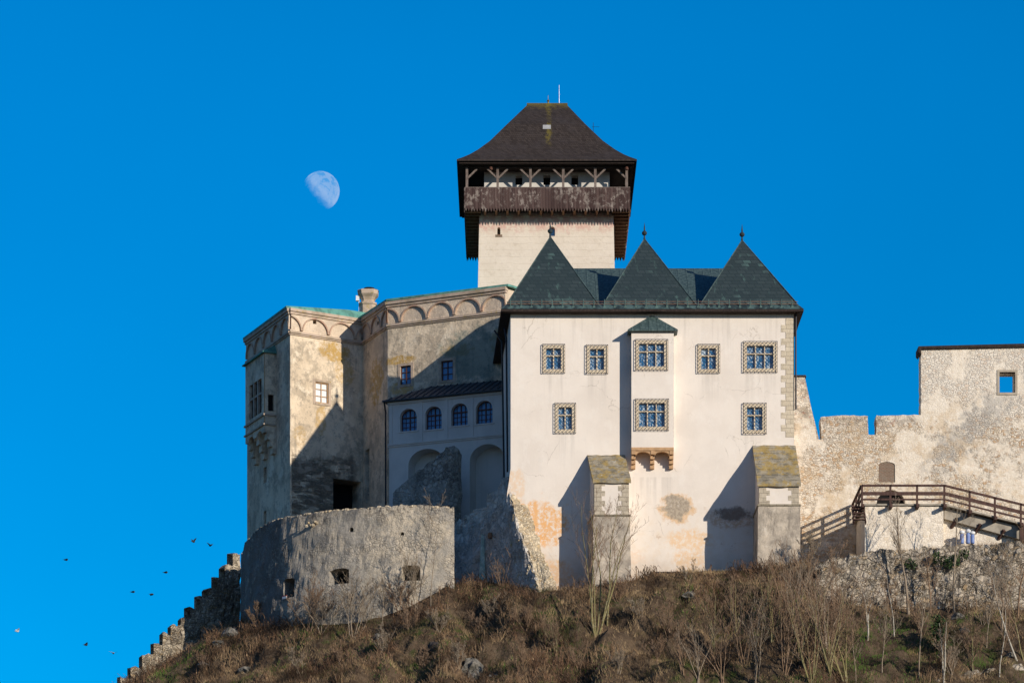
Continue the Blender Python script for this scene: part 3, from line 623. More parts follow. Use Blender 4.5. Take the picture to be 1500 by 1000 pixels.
# buttresses
def buttress(x0, x1, ytop, yfb, ypan, pr, sk):
    u0, u1 = PX(x0, -pr) - sk, PX(x1, -pr) - sk; zt = PZ(ytop, 0); zf = PZ(yfb, -pr); zp = PZ(ypan, -pr)
    r = MB().prism([(0, zf - .25), (pr - .12, zf - .25), (0, zt - .25)], -u1 + .12, -u0 - .12, Frame((0, 0), (0, -1))).box(u0 + .1, u1 - .1, -.1, pr - .1, zp, zf - .05).build('buttress', M['palace_plaster'], pal)
    b1 = MB(); b2 = MB(); z = zp + .02; k = 0
    while z < zf - .1:
        h = min(.36, zf - .02 - z)
        for b, sgn, u in ((b1, 1, u0), (b2, -1, u1)):
            wd = (.85 if (k + (sgn > 0)) % 2 else .6); a, c = sorted((u + sgn * .07, u + sgn * wd)); b.box(a, c, pr - .5, pr - .085, z, z + h + .002)
        z += h; k += 1
    b1.build('corner_stones', M['corner_stone'], r); b2.build('corner_stones', M['corner_stone'], r)
    n = 10; v = MB(); vs_ = []                              # weathered sloping stone cap
    for i in range(n + 1):
        t = i / n
        for j in range(9):
            u = u0 - .06 + (u1 - u0 + .12) * j / 8; o = -.02 + (pr + .1) * t
            vs_.append((u, -o, zt + (zf - zt) * t + .08 * n3(u, o, zt, 1.9)))
    nn = len(vs_); vs_ += [(x, y, z - .22) for x, y, z in vs_]
    fs = []
    for i in range(n):
        for j in range(8):
            a = i * 9 + j; fs += [(a, a + 1, a + 10, a + 9), (a + nn + 9, a + nn + 10, a + nn + 1, a + nn)]
    for i in range(n):
        for j in (0, 8): a = i * 9 + j; fs.append((a, a + 9, a + 9 + nn, a + nn))
    for j in range(8):
        for i in (0, n): a = i * 9 + j; fs.append((a, a + 1, a + 1 + nn, a + nn))
    v.add(vs_, fs).build('cap', M['cap_stone'], r)
    lo = MB(); strip(lo, [(u0 + .02, .1, zp), (u0, -pr, zp), (u1, -pr, zp), (u1 - .02, .1, zp)], .3, 44, .5, .03, .05, 10, 1.8, .12)
    lo.box(u0 + .2, u1 - .2, -.1, pr - .2, 44, zp - .02); lo.build('base', M['buttress_stone'], r)
    MB().box(u0 - .05, u1 + .05, -.1, pr + .06, zp - .04, zp + .09).build('string_course', M['band_stone'], r)
    for o in [r] + list(r.children):                        # the buttress stands slightly askew to the wall
        for v in o.data.vertices: v.co.x += sk * -(v.co.y + ORI[pal.name].y) / pr
buttress(869.5, 923, 666, 703, 755, 2.62, .34)
buttress(1110.5, 1172, 652, 708, 740, 3.88, .05)

# ================================================================== THE KEEP
KF = 20.0
kx0, kx1 = PX(702.5, KF), PX(898.5, KF); KB = KF + (kx1 - kx0)
keep = thing('keep_tower', (2.75, 25, 70), 'tall square castle keep with timber gallery under dark brown shingled hipped roof', 'tower')
bt = .42
kt = PZ(300, KF)
wall = MB().plan([(kx0 - bt, KF - bt), (kx1 + bt, KF - bt), (kx1 + bt, KB + bt), (kx0 - bt, KB + bt)], 60, kt, [(kx0, KF), (kx1, KF), (kx1, KB), (kx0, KB)]).build('wall', M['keep_stone'], keep)
def kw(x, y): return PX(x, KF), PZ(y, KF)
(a0, a1), (b0, b1) = kw(728.5, 344), kw(733, 333)
(c0, c1), (d0, d1) = kw(804.5, 346), kw(813, 332)
cut(wall, MB().prism(arch(a0, b0, a1, b1), -KF - .9, -KF + .8).prism(arch(c0, d0, c1, d1), -KF - .9, -KF + .8))
MB().box(a0 - .15, b0 + .15, -KF - .02, -KF + .06, a1 - .2, a1).build('window_sill', M['niche_brick'], keep)
f = MB().box(c0 + .02, d0 - .02, -KF - .5, -KF - .4, c1 + .02, d1 - .05).build('window', M['glass_shade'], keep)
GZ0, GZ1 = PZ(306, 18.5), PZ(275, 18.5)
gx0, gx1 = PX(680.5, 18.5), PX(923, 18.5); gy0 = 18.5; gy1 = gy0 + (gx1 - gx0)
# gallery floor, joists and board parapets with pointed ends
MB().wbox(gx0 + .08, gx1 - .08, gy0 + .08, gy1 - .08, GZ0 + .16, GZ0 + .26).build('gallery_floor', M['dark_timber'], keep)
def joists(n, fn):
    src = None
    for k in range(n):
        t = (k + .5) / n; MB().beam(*fn(t), .17, .24).build('joist', M['joist_timber'], keep)
jz = GZ0 + .03
joists(15, lambda t: ((kx0 + .1, gy0 + .2 + t * (gy1 - gy0 - .4), jz), (gx0 - .05, gy0 + .2 + t * (gy1 - gy0 - .4), jz)))
joists(15, lambda t: ((kx1 - .1, gy0 + .2 + t * (gy1 - gy0 - .4), jz), (gx1 + .05, gy0 + .2 + t * (gy1 - gy0 - .4), jz)))
joists(12, lambda t: ((kx0 + t * (kx1 - kx0), KF + .1, jz), (kx0 + t * (kx1 - kx0), gy0 + .25, jz + .04)))
def parapet(fr, L):
    b = MB(); u = 0; wd = .222
    while u < L - .05:
        o = random.uniform(-.012, .012); e = random.uniform(-.05, .05); g = .001; u1 = min(u + wd, L)
        b.prism([(u + g, GZ0 + .10), ((u + u1) / 2, GZ0 - .22 + e), (u1 - g, GZ0 + .10), (u1 - g, GZ1), (u + g, GZ1)], -.03 + o, .02 + o, fr); u = u1
    return b
frs = [Frame((gx0, gy0), (gx1, gy0)), Frame((gx1, gy0), (gx1, gy1)), Frame((gx1, gy1), (gx0, gy1)), Frame((gx0, gy1), (gx0, gy0))]
for fr in frs:
    pp = parapet(fr, fr.len).build('parapet', M['parapet_boards'], keep)
    MB().box(0, fr.len, -.14, -.04, GZ1 - .03, GZ1 + .07, fr).box(0, fr.len, -.12, -.04, GZ0 + .35, GZ0 + .47, fr).build('handrail', M['old_timber'], pp)
# eaves and roof
EX0, EX1 = PX(669, 17.8), PX(933, 17.8); EY0 = 17.8; EY1 = EY0 + (EX1 - EX0); EZK = PZ(236, 17.8)
PT = EZK - .25
MB().wbox(EX0 + .2, EX1 - .2, EY0 + .2, EY1 - .2, EZK - .12, EZK - .02).build('eaves_boarding', M['dark_timber'], keep)
RZ = PZ(154, 25); rx0, rx1 = PX(773.5, 25), PX(829.5, 25); ym = (EY0 + EY1) / 2
def ring(i, z): return [(EX0 + i, EY0 + i, z), (EX1 - i, EY0 + i, z), (EX1 - i, EY1 - i, z), (EX0 + i, EY1 - i, z)]
kr = MB().rings([ring(.12, EZK - .0), ring(0, EZK + .02), ring(-.0, EZK + .14), ring(.5, EZK + .48), ring(1.0, EZK + .86), ring(1.67, EZK + 1.47), ring(2.6, EZK + 2.46), ring(4.0, EZK + 4.3), [(rx0, ym - .08, RZ), (rx1, ym - .08, RZ), (rx1, ym + .08, RZ), (rx0, ym + .08, RZ)]]).build('roof', M['shingles'], keep)
MB().wbox(rx0 - .1, rx1 + .1, ym - .16, ym + .16, RZ - .08, RZ + .06).build('ridge_cap', M['shingles'], kr)
p = P(801, 186, 21.45); MB().add([(p.x - .32, p.y - .1, p.z - .2), (p.x + .32, p.y - .1, p.z - .2), (p.x + .32, p.y + .12, p.z + .2), (p.x - .32, p.y + .12, p.z + .2), (p.x - .32, p.y + .6, p.z - .25), (p.x + .32, p.y + .6, p.z - .25), (p.x + .32, p.y + .7, p.z + .12), (p.x - .32, p.y + .7, p.z + .12)], [(0, 1, 2, 3), (0, 3, 7, 4), (1, 5, 6, 2), (3, 2, 6, 7), (0, 4, 5, 1), (4, 7, 6, 5)]).build('skylight', M['pale_metal'], kr)
p = Vector((PX(803, ym), ym, RZ)); MB().lathe(p, [(.1, -.1), (.08, .1), (.05, .2), (.13, .28), (.05, .38), (.02, .45), (.015, .75), (0, .78)], 10).build('finial', M['gilded'], kr)
p = Vector((PX(819, ym), ym, RZ)); MB().tube([p, p + Vector((0, 0, 1.55))], [.035, .02], 6).build('lightning_rod', M['steel'], kr)
p = P(869, 186, 25); MB().tube([p - Vector((0, 0, .6)), p + Vector((0, 0, .35))], .02, 5).tube([p + Vector((-.1, 0, 0)), p + Vector((.5, 0, 0))], .012, 4).build('aerial', M['iron'], kr)
# posts with braces, and the plastered top storey inside
fz = GZ0 + .26
def kpost(x, y, ax, s0, s1):
    po = MB().beam((x, y, fz), (x, y, PT), .19).build('post', M['old_timber'], keep)
    for s in (s0, s1):
        if s:
            d = Vector((ax[0], ax[1], 0)) * s; MB().beam(Vector((x, y, PT - .80)) + d * .06, Vector((x, y, PT - .08)) + d * .80, .13).build('brace', M['old_timber'], po)
fp = [684, 729, 777, 825, 872, 918]
for i, px_ in enumerate(fp): kpost(PX(px_, gy0 + .2), gy0 + .2, (1, 0), -1 if i else 0, 1 if i < 5 else 0)
for k in range(1, 6):
    y = gy0 + .2 + (gy1 - gy0 - .4) * k / 5
    for x in (gx0 + .2, gx1 - .2): kpost(x, y, (0, 1), -1, 1 if k < 5 else 0)
b = MB()
for fr in frs: b.box(-.1, fr.len + .1, -.32, -.08, PT, EZK - .125, fr)
b.build('wall_plate', M['dark_timber'], keep)
KI = KF + .05
ix0, ix1 = PX(709, KI), PX(893, KI)
core = MB().wbox(ix0, ix1, KI, KI + (ix1 - ix0), kt + .002, EZK - .125).build('upper_storey', M['arcade_plaster'], keep)
cm = MB()
for px_ in (760, 801, 842): cm.box(PX(px_ - 5, KI), PX(px_ + 5, KI), -KI - .9, -KI + .2, PZ(271, KI), PZ(257, KI))
cut(core, cm)
for px_ in (760, 801, 842): MB().box(PX(px_ - 5, KI), PX(px_ + 5, KI), -KI - .9, -KI - .7, PZ(271, KI), PZ(257, KI)).build('opening', M['dark_void'], keep)
for px_ in (719, 918):
    p = P(px_, 247, 18.25); MB().lathe(p, [(.05, -.14), (.13, -.1), (.15, 0), (.1, .12), (0, .15)], 10).build('lamp_head', M['brown_frame'], keep)

# ================================================================== THE OLD RESIDENCE (left corner block and middle range)
TZ = 73.55
A = (PX(362, 28), 28.0); B = (PX(425, 19), 19.0); C = (PX(531, 22.2), 22.2); D = (PX(568, 17.3), 17.3); E = (.0, 13.0)
E = (PX(741, 13.2), 13.2); Rr = (4.0, 34.0); Rl = (-16.5, 36.0)
plan = [A, B, C, D, E, (.3, 14.0), Rr, Rl]
res = thing('old_residence', (-10, 22, 47), 'weathered beige angular castle residence with blind arches under its cornice', 'castle building')
wall = MB().plan(plan, 40, TZ - .1).build('wall', M['old_plaster'], res)
FAB, FBC, FCD, FDE = Frame(A, B), Frame(B, C), Frame(C, D), Frame(D, E)
cm = MB()
def pocket(fr, x0, x1, y0, y1, dep=.35, o=0):
    (u0, za), (u1, zb) = fr.px(x0, (y0 + y1) / 2, o), fr.px(x1, (y0 + y1) / 2, o)
    _, z1 = fr.px((x0 + x1) / 2, y0, o); _, z0 = fr.px((x0 + x1) / 2, y1, o)
    return u0, u1, z0, z1
rw = []
for fr, x0, x1, y0, y1, mt, nv, nh in ((FBC, 462, 481, 560, 590, 'white_paint', 2, 3), (FBC, 458.5, 463.5, 468.5, 474.5, 'dark_void', 0, 0), (FDE, 586.5, 602, 535.5, 563, 'glass_shade', 2, 3), (FDE, 646.5, 663.5, 528, 557, 'glass_shade', 2, 3),
                               (FAB, 386, 390.5, 684, 707, 'dark_void', 0, 0), (FAB, 386, 390, 748, 770, 'dark_void', 0, 0), (FBC, 488, 529, 703, 765, 'dark_void', 0, 0), (FCD, 535, 541, 658, 735, 'dark_void', 0, 0), (FCD, 552, 556, 470, 476, 'dark_void', 0, 0)):
    u0, u1, z0, z1 = pocket(fr, x0, x1, y0, y1); dp = 1.6 if y0 > 700 and fr is FBC else .45
    cm.box(u0, u1, -dp, .3, z0, z1, fr); rw.append((fr, u0, u1, z0, z1, mt, nv, nh, dp))
cut(wall, cm)
for fr, u0, u1, z0, z1, mt, nv, nh, dp in rw:
    if nv:
        f = MB(); t = .07
        f.box(u0, u0 + t, -.24, -.08, z0, z1, fr).box(u1 - t, u1, -.24, -.08, z0, z1, fr).box(u0 + t, u1 - t, -.24, -.08, z0, z0 + t, fr).box(u0 + t, u1 - t, -.24, -.08, z1 - t, z1, fr)
        for k in range(1, nv): u = u0 + (u1 - u0) * k / nv; f.box(u - .03, u + .03, -.22, -.1, z0 + t, z1 - t, fr)
        for k in range(1, nh): z = z0 + (z1 - z0) * k / nh; f.box(u0 + t, u1 - t, -.215, -.105, z - .022, z + .022, fr)
        wdw = f.build('window', M['brown_frame'] if mt != 'white_paint' else M['tan_stone'], res)
        MB().box(u0 + .02, u1 - .02, -.40, -.18, z0 + .02, z1 - .02, fr).build('panes', M[mt], wdw)
        MB().box(u0 - .22, u0 - .002, -.1, .03, z0 - .2, z1 + .2, fr).box(u1 + .002, u1 + .22, -.1, .03, z0 - .2, z1 + .2, fr).box(u0, u1, -.1, .03, z1 + .002, z1 + .2, fr).box(u0 - .0, u1 + .0, -.1, .06, z0 - .2, z0 - .002, fr).build('surround', M['cornice_stone'], wdw)
    else: MB().box(u0 - .02, u1 + .02, -dp - .02, -dp + .06, z0 - .02, z1 + .02, fr).build('opening', M['dark_void'], res)
SZ = 71.62
for fr, first, step, n in ((FAB, .95, 2.0, 5), (FBC, -.19, 2.37, 4), (FCD, .9, 2.15, 3), (FDE, -.03, 2.33, 5)):
    L = fr.len
    b = MB().box(-.1, L + .1, -.2, .30, TZ - .24, TZ, fr).box(-.06, L + .06, -.2, .20, TZ - .44, TZ - .242, fr).build('cornice', M['cornice_stone'], res)
    MB().box(-.06, L + .06, -.2, .17, SZ, SZ + .16, fr).box(-.03, L + .03, -.2, .09, SZ - .12, SZ - .002, fr).build('string_course', M['cornice_stone'], res)
    for k in range(n):
        c = first + k * step; r = step / 2; h = 1.15; z = SZ + .30; t = .11; pts_o = []; pts_i = []
        for i in range(15):
            a = math.pi * i / 14
            pts_o.append((c + r * math.cos(a), z + h * math.sin(a))); pts_i.append((c + (r - t) * math.cos(a), z + (h - t) * math.sin(a)))
        poly = [q for q in pts_o + pts_i[::-1]]
        m = MB(); vs_ = []
        for i in range(15):
            for (u, zz), o in ((pts_o[i], .16), (pts_i[i], .16), (pts_i[i], -.05), (pts_o[i], -.05)):
                vs_.append(fr.pt(min(max(u, 0.02), L - .02), o, zz))
        fs = []
        for i in range(14):
            for j in range(4): fs.append((i * 4 + j, i * 4 + (j + 1) % 4, i * 4 + 4 + (j + 1) % 4, i * 4 + 4 + j))
        m.add(vs_, fs + [(0, 1, 2, 3), (56, 57, 58, 59)]).build('blind_arch', M['arch_rib'], res)
    m = MB()                                                # infill between arch backs and cornice, standing proud of the panels
    for k in range(-1, n):
        c0 = first + k * step; c1 = c0 + step; r = step / 2; z = SZ + .30; h = 1.15
        poly = []
        for i in range(9): a = math.pi / 2 * (1 - i / 8); poly.append((c0 + r * math.cos(a), z + h * math.sin(a)))
        for i in range(1, 9): a = math.pi / 2 * (i / 8); poly.append((c1 - r * math.cos(a), z + h * math.sin(a)))
        poly = [(min(max(u, .01), L - .01), zz) for u, zz in poly]
        us = [u for u, _ in poly]
        if max(us) - min(us) < .3: continue
        for (ua, za), (ub, zb) in zip(poly, poly[1:]):
            if ub - ua > 1e-4: m.prism([(ua, za), (ub, zb), (ub, TZ - .3), (ua, TZ - .3)], -.03, .11, fr)
    m.build('spandrels', M['old_plaster'], res)
cxm = Vector((-7, 26)); top = [tuple(Vector(p).lerp(cxm, .42)) for p in plan]; base = [tuple(Vector(p) + (Vector(p) - cxm).normalized() * .36) for p in plan]
roof = MB().rings([[(x, y, TZ + .01) for x, y in base], [(x, y, TZ + .17) for x, y in base], [(x, y, TZ + .75) for x, y in top]]).build('roof', M['green_copper'], res)
# chimney
p = P(539, 455, 25); b = MB()
hh = [(.66, -2), (.64, .35), (.72, .42), (.72, .52), (.54, .62), (.52, .80), (.60, 1.0), (.80, 1.22), (.84, 1.5), (.78, 1.56)]
b.rings([[(p.x + sx_ * r, p.y + sy_ * r, p.z + z) for sx_, sy_ in ((-1, -.6), (-.6, -1), (.6, -1), (1, -.6), (1, .6), (.6, 1), (-.6, 1), (-1, .6))] for r, z in hh])
ch = b.build('chimney', M['cornice_stone'], roof)
MB().lathe((p.x + .1, p.y, p.z + 1.52), [(.8, 0), (.76, .1), (.5, .16), (.45, .28), (0, .36)], 10).build('chimney_hood', M['dark_void'], res)
MB().box(p.x - .95, p.x - .68, -p.y + .1, -p.y + .45, p.z + .7, p.z + 1.1).box(p.x - .74, p.x - .68, -p.y + .2, -p.y + .3, p.z - .6, p.z + .7).build('aerial_box', M['white_paint'], res)
# oriel on the left flank
OD = .97; ou1, oz1 = FAB.px(387.5, 512, OD); ou0 = FAB.px(359.5, 600, OD)[0]
zt = PZ(519, 22); zb = PZ(627, 22); zt = FAB.px(387, 517, OD)[1]; zb = FAB.px(387, 622, OD)[1]
ori = MB().box(ou0, ou1, -.05, OD, zb, zt, FAB).build('oriel', M['old_plaster'], res)
ws = (zt - zb)
lw0, lw1 = ou0 + .9, ou1 - .7
wz0, wz1 = zb + ws * .20, zb + ws * .68
sd = Frame(tuple(FAB.pt(ou1, OD, 0).xy), tuple(FAB.pt(ou1, 0, 0).xy))
cut(ori, MB().box(lw0, lw1, OD - .3, OD + .2, wz0, wz1, FAB).box(.30, .80, -.35, .2, zb + ws * .20, zb + ws * .43, sd))
f = MB()
for k in range(1, 3): u = lw0 + (lw1 - lw0) * k / 3; f.box(u - .11, u + .11, OD - .22, OD - .02, wz0, wz1, FAB)
zc = wz0 + (wz1 - wz0) * .58
for k in range(3): f.box(lw0 + (lw1 - lw0) * k / 3 + (.11 if k else 0), lw0 + (lw1 - lw0) * (k + 1) / 3 - (.11 if k < 2 else 0), OD - .21, OD - .03, zc - .08, zc + .08, FAB)
f.build('window', M['cornice_stone'], ori)
MB().box(lw0, lw1, OD - .29, OD - .25, wz0, wz1, FAB).box(.30, .80, -.34, -.25, zb + ws * .20, zb + ws * .43, sd).build('panes', M['dark_void'], ori)
for zz, hgt, oo in ((zb + ws * .13, .14, .12), (zb - .02, .12, .12)):
    MB().box(ou0 - .1, ou1 + oo, -.05, OD + oo, zz, zz + hgt, FAB).build('moulding', M['cornice_stone'], ori)
b = MB(); e = .22; rr = [FAB.pt(ou0 - e, OD + e, zt), FAB.pt(ou1 + e, OD + e, zt), FAB.pt(ou1 + e, .0, zt), FAB.pt(ou0 - e, 0, zt)]
b.rings([rr, [q + Vector((0, 0, .1)) for q in rr], [FAB.pt(ou0, .02, zt + .75), FAB.pt(ou1 - .2, .02, zt + .75), FAB.pt(ou1 - .2, 0, zt + .75), FAB.pt(ou0, 0, zt + .75)]]).build('oriel_roof', M['green_copper'], ori)
MB().box(ou1 - .06, ou1 + .02, OD - .03, OD + .02, zb + .2, zt, FAB).build('corner_trim', M['tan_stone'], ori)
for t in (0, .5, 1):
    u = ou0 + .3 + (ou1 - ou0 - .6) * t; b = MB()
    for k in range(4): b.box(u - .3, u + .3, -.05, OD - k * .23, zb - .03 - (k + 1) * .55, zb - .022 - k * .55, FAB)
    b.build('corbel', M['old_plaster'], ori)
for t in (0, .5):
    a0_ = ou0 + .6 + (ou1 - ou0 - .6) * t; a1_ = ou0 + (ou1 - ou0 - .6) * (t + .5); m_ = (a0_ + a1_) / 2; r_ = (a1_ - a0_) / 2
    poly = [(a0_, zb - .03), (a0_, zb - .75)] + [(m_ - r_ * math.cos(math.pi * k / 10), zb - .75 + .5 * math.sin(math.pi * k / 10)) for k in range(1, 10)] + [(a1_, zb - .75), (a1_, zb - .03)]
    MB().prism(poly[::-1], OD - .3, OD - .02, FAB).build('corbel_arch', M['old_plaster'], ori)

# ================================================================== THE ARCADED WING
La = (PX(570, 14), 14.0); Ra = (PX(741, 10.5), 10.5); FA = Frame(La, Ra)
wing = thing('arcaded_wing', (-5, 13, 48), 'pale plastered wing with four round headed windows beneath a dark metal roof', 'castle building')
WZ = PZ(590, 14); bk = 3.6
inr = [tuple(FA.pt(0, 0, 0).xy), tuple(FA.pt(FA.len, 0, 0).xy), tuple(FA.pt(FA.len, -bk, 0).xy), tuple(FA.pt(0, -bk - 1.2, 0).xy)]
ww = MB().plan(inr, 44, WZ).build('wall', M['arcade_plaster'], wing)
cm = MB(); aw = []
for x0, x1, y0, y1 in ((586, 610.5, 598.5, 631), (623, 647, 595, 628.5), (661, 685, 590.5, 623), (697, 721.5, 586.5, 620)):
    u0, u1, z0, z1 = pocket(FA, x0, x1, y0, y1); cm.prism(arch(u0, u1, z0, z1, rise=.62), -.50, .2, FA); aw.append((u0, u1, z0, z1))
for x0, x1, y0, y1, dp in ((688, 738.5, 650, 780, 1.3), (598, 651, 657, 790, 1.3)):
    u0, u1, z0, z1 = pocket(FA, x0, x1, y0, y1); cm.prism(arch(u0, u1, z0, z1, 18, 1.2), -dp, .2, FA)
cut(ww, cm)
for u0, u1, z0, z1 in aw:
    f = MB(); t = .06; o0, o1 = -.42, -.32; um = (u0 + u1) / 2; zs = z1 - .62
    f.box(u0, u0 + t, o0, o1, z0, zs, FA).box(u1 - t, u1, o0, o1, z0, zs, FA).box(u0 + t, u1 - t, o0, o1, z0, z0 + t, FA).box(um - .035, um + .035, o0, o1, z0 + t, z1 - t, FA).box(u0 + t, u1 - t, o0 + .004, o1 + .02, zs - .04, zs + .04, FA)
    for k in range(1, 3): z = z0 + (zs - z0) * k / 3; f.box(u0 + t, u1 - t, o0 + .02, o1 - .02, z - .014, z + .014, FA)
    for k in (1, 3): u = u0 + (u1 - u0) * k / 4; f.box(u - .014, u + .014, o0 + .02, o1 - .02, z0 + t, z1 - .16, FA)
    r = (u1 - u0) / 2
    f2 = [(um + r * math.cos(math.pi * i / 12), zs + .62 * math.sin(math.pi * i / 12)) for i in range(13)]; f3 = [(um + (r - t) * math.cos(math.pi * i / 12), zs + (.62 - t) * math.sin(math.pi * i / 12)) for i in range(13)]
    for i in range(12): f.prism([f2[i], f2[i + 1], f3[i + 1], f3[i]], o0, o1, FA)
    wdw = f.build('window', M['brown_frame'], wing)
    MB().prism(arch(u0 + .01, u1 - .01, z0 + .01, z1 - .01, rise=.61), -.49, -.41, FA).build('panes', M['glass_shade'], wdw)
    MB().box(u0 - .14, u1 + .14, -.1, .06, z0 - .1, z0 - .002, FA).build('sill', M['arcade_plaster'], wdw)
    m = MB()
    g2 = [(um + (r + .14) * math.cos(math.pi * i / 12), zs + .76 * math.sin(math.pi * i / 12)) for i in range(13)]
    g1 = [(um + (r + .002) * math.cos(math.pi * i / 12), zs + .622 * math.sin(math.pi * i / 12)) for i in range(13)]
    for i in range(12): m.prism([g2[i], g2[i + 1], g1[i + 1], g1[i]], -.05, .035, FA)
    m.build('arch_moulding', M['arcade_plaster'], wdw)
sz_ = FA.px(655, 645)[1]
MB().box(-.08, FA.len, -.1, .14, sz_, sz_ + .11, FA).box(-.04, FA.len, -.1, .07, sz_ - .12, sz_ - .002, FA).build('string_course', M['arcade_plaster'], wing)
us = [.15] + [(aw[i][1] + aw[i + 1][0]) / 2 for i in range(3)] + [FA.len - .18]
for u in us: MB().box(u - .13, u + .13, -.1, .05, sz_ + .112, WZ - .05, FA).build('pilaster', M['arcade_plaster'], wing)
MB().box(-.1, FA.len, -.1, .1, WZ - .18, WZ - .002, FA).build('eaves_moulding', M['arcade_plaster'], wing)
ov = .42; rz0 = WZ + .02; rt = FA.px(738, 553, -bk)[1]
b = MB(); pts_ = [FA.pt(-ov, ov, rz0), FA.pt(FA.len + .1, ov, rz0), FA.pt(FA.len + .1, -bk, rz0), FA.pt(-ov, -bk - 1.0, rz0)]
tp = [FA.pt(2.9, -bk + .1, rt), FA.pt(FA.len + .1, -bk + .1, rt), FA.pt(FA.len + .1, -bk, rt), FA.pt(2.9, -bk, rt)]
rf = b.rings([pts_, [q + Vector((0, 0, .09)) for q in pts_], tp]).build('roof', M['dark_metal_roof'], wing)
for k in range(1, 18):
    u = -ov + (FA.len + ov) * k / 18; t = min(1, max(.15, (u + ov) / (2.9 + ov)))
    u2 = max(u, 2.9) if u > 1.2 else u + 1.7 * 1
    p0, p1 = FA.pt(u, ov, rz0 + .12), FA.pt(max(u, 2.9), -bk + .1, rt + .03)
    if u < 2.9:
        s_ = (u + ov) / (2.9 + ov); p1 = FA.pt(u, ov + (-bk + .1 - ov) * s_, rz0 + .12 + (rt - rz0 - .1) * s_)
    MB().beam(p0, p1, .05, .07).build('standing_seam', M['dark_metal_roof'], rf)
MB().tube([FA.pt(-.25, .42, rz0 - .02), FA.pt(-.25, .12, WZ - .7), FA.pt(-.22, .12, 47)], .065, 8).build('downpipe', M['iron'], wing)

# ================================================================== WALLS
def arc(a0, a1, n, zf): return [(BC.x + BR * math.cos(a), BC.y + BR * math.sin(a), zf(t)) for t, a in [(k / n, a0 + (a1 - a0) * k / n) for k in range(n + 1)]]
bz = PZ(741, .1)
def rim(t): return bz + .10 * math.sin(t * 7) - .25 * max(0, t - .82) * 3 - min(1.15, 4.6 * max(0, .45 - t))
bast = thing('round_bastion', (-7.3, 13.6, 45), 'low round stone bastion with three square gun openings at the cliff edge', 'bastion')
aE = math.radians(-77.0)
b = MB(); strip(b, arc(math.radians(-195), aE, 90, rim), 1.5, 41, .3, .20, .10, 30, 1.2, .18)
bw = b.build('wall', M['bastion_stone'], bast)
def bast_pt(x, y, rad=BR):                                  # photo pixel -> angle and height on the round face
    dx = (x - HX) / FPX; t = CAM_D + 2
    for _ in range(8):
        X = dx * t; Y = BC.y - math.sqrt(max(rad * rad - (X - BC.x) ** 2, .01)); t = Y + CAM_D
    return math.atan2(Y - BC.y, X - BC.x), (HY - y) / FPX * t
cm = MB(); holes = []
for x0, x1, y0, y1, dp in ((482, 512, 832, 856, 1.2), (588, 616, 827, 851, 1.2), (416, 432, 846, 876, 1.2), (512, 518, 772, 779, .5), (587, 592, 779, 784, .5)):
    a, z = bast_pt((x0 + x1) / 2, (y0 + y1) / 2); _, z1 = bast_pt((x0 + x1) / 2, y0); _, z0 = bast_pt((x0 + x1) / 2, y1); al, _ = bast_pt(x0, y0); ar, _ = bast_pt(x1, y0)
    hw = (ar - al) / 2 * BR; c_ = Vector((math.cos(a), math.sin(a))); o_ = BC + c_ * BR; fr = Frame((o_.x, o_.y), (o_.x - c_.y, o_.y + c_.x))
    poly = [(-hw, z0), (hw, z0), (hw, z1 - .12), (hw * .6, z1), (-hw * .5, z1 + .02), (-hw, z1 - .14)] if dp > 1 else arch(-hw, hw, z0, z1)
    n = len(poly); k_ = .72 if dp > 1 else 1                # splayed towards the inside
    vs_ = [fr.pt(u * 1.08, .5, zz) for u, zz in poly] + [fr.pt(u * k_, -dp, (zz - z) * k_ + z) for u, zz in poly]
    cm.add(vs_, [tuple(range(n)), tuple(range(2 * n - 1, n - 1, -1))] + [(i, i + n, (i + 1) % n + n, (i + 1) % n) for i in range(n)])
    holes.append((fr, hw * k_, z0, z1, dp))
cut(bw, cm)
for fr, hw, z0, z1, dp in holes:
    if dp > 1: MB().box(-hw - .1, hw + .1, -dp - .03, -dp + .05, z0 - .1, z1 + .1, fr).build('embrasure', M['dark_void'], bast)
b = MB(); rr_ = random.Random(5)                            # loose coping stones along the rim
cop = []
for k in range(150):
    a = math.radians(-172 + (172 - 78) * k / 150); rad = BR - .18 - rr_.random() * .5; s_ = .10 + .13 * rr_.random(); c = Vector((BC.x + rad * math.cos(a), BC.y + rad * math.sin(a), rim((math.degrees(a) + 195) / 118) + .04))
    b.rings([[c + Vector((s_ * q * math.cos(t + k), s_ * q * math.sin(t + k) * .8, h * s_)) for t in [i * math.pi / 3 for i in range(6)]] for q, h in ((.8, -.6), (1.0 + .2 * rr_.random(), 0), (.7, .6))])
b.build('coping_stones', M['rubble_core'], bast)
p = None
a, z = bast_pt(462, 770); c = Vector((BC.x + (BR + .05) * math.cos(a), BC.y + (BR + .05) * math.sin(a), z))
b = MB()
for k in range(9):
    q = c + Vector(((k - 4) * .16, rr_.uniform(-.1, .0), rr_.uniform(-.08, .22) + .02 * k)); s_ = rr_.uniform(.10, .2)
    b.rings([[q + Vector((s_ * f_ * math.cos(t), s_ * f_ * math.sin(t), h * s_)) for t in [i * math.pi / 3 for i in range(6)]] for f_, h in ((.7, -.7), (1.1, 0), (.6, .7))])
b.build('jutting_stones', M['rubble_core'], bast)
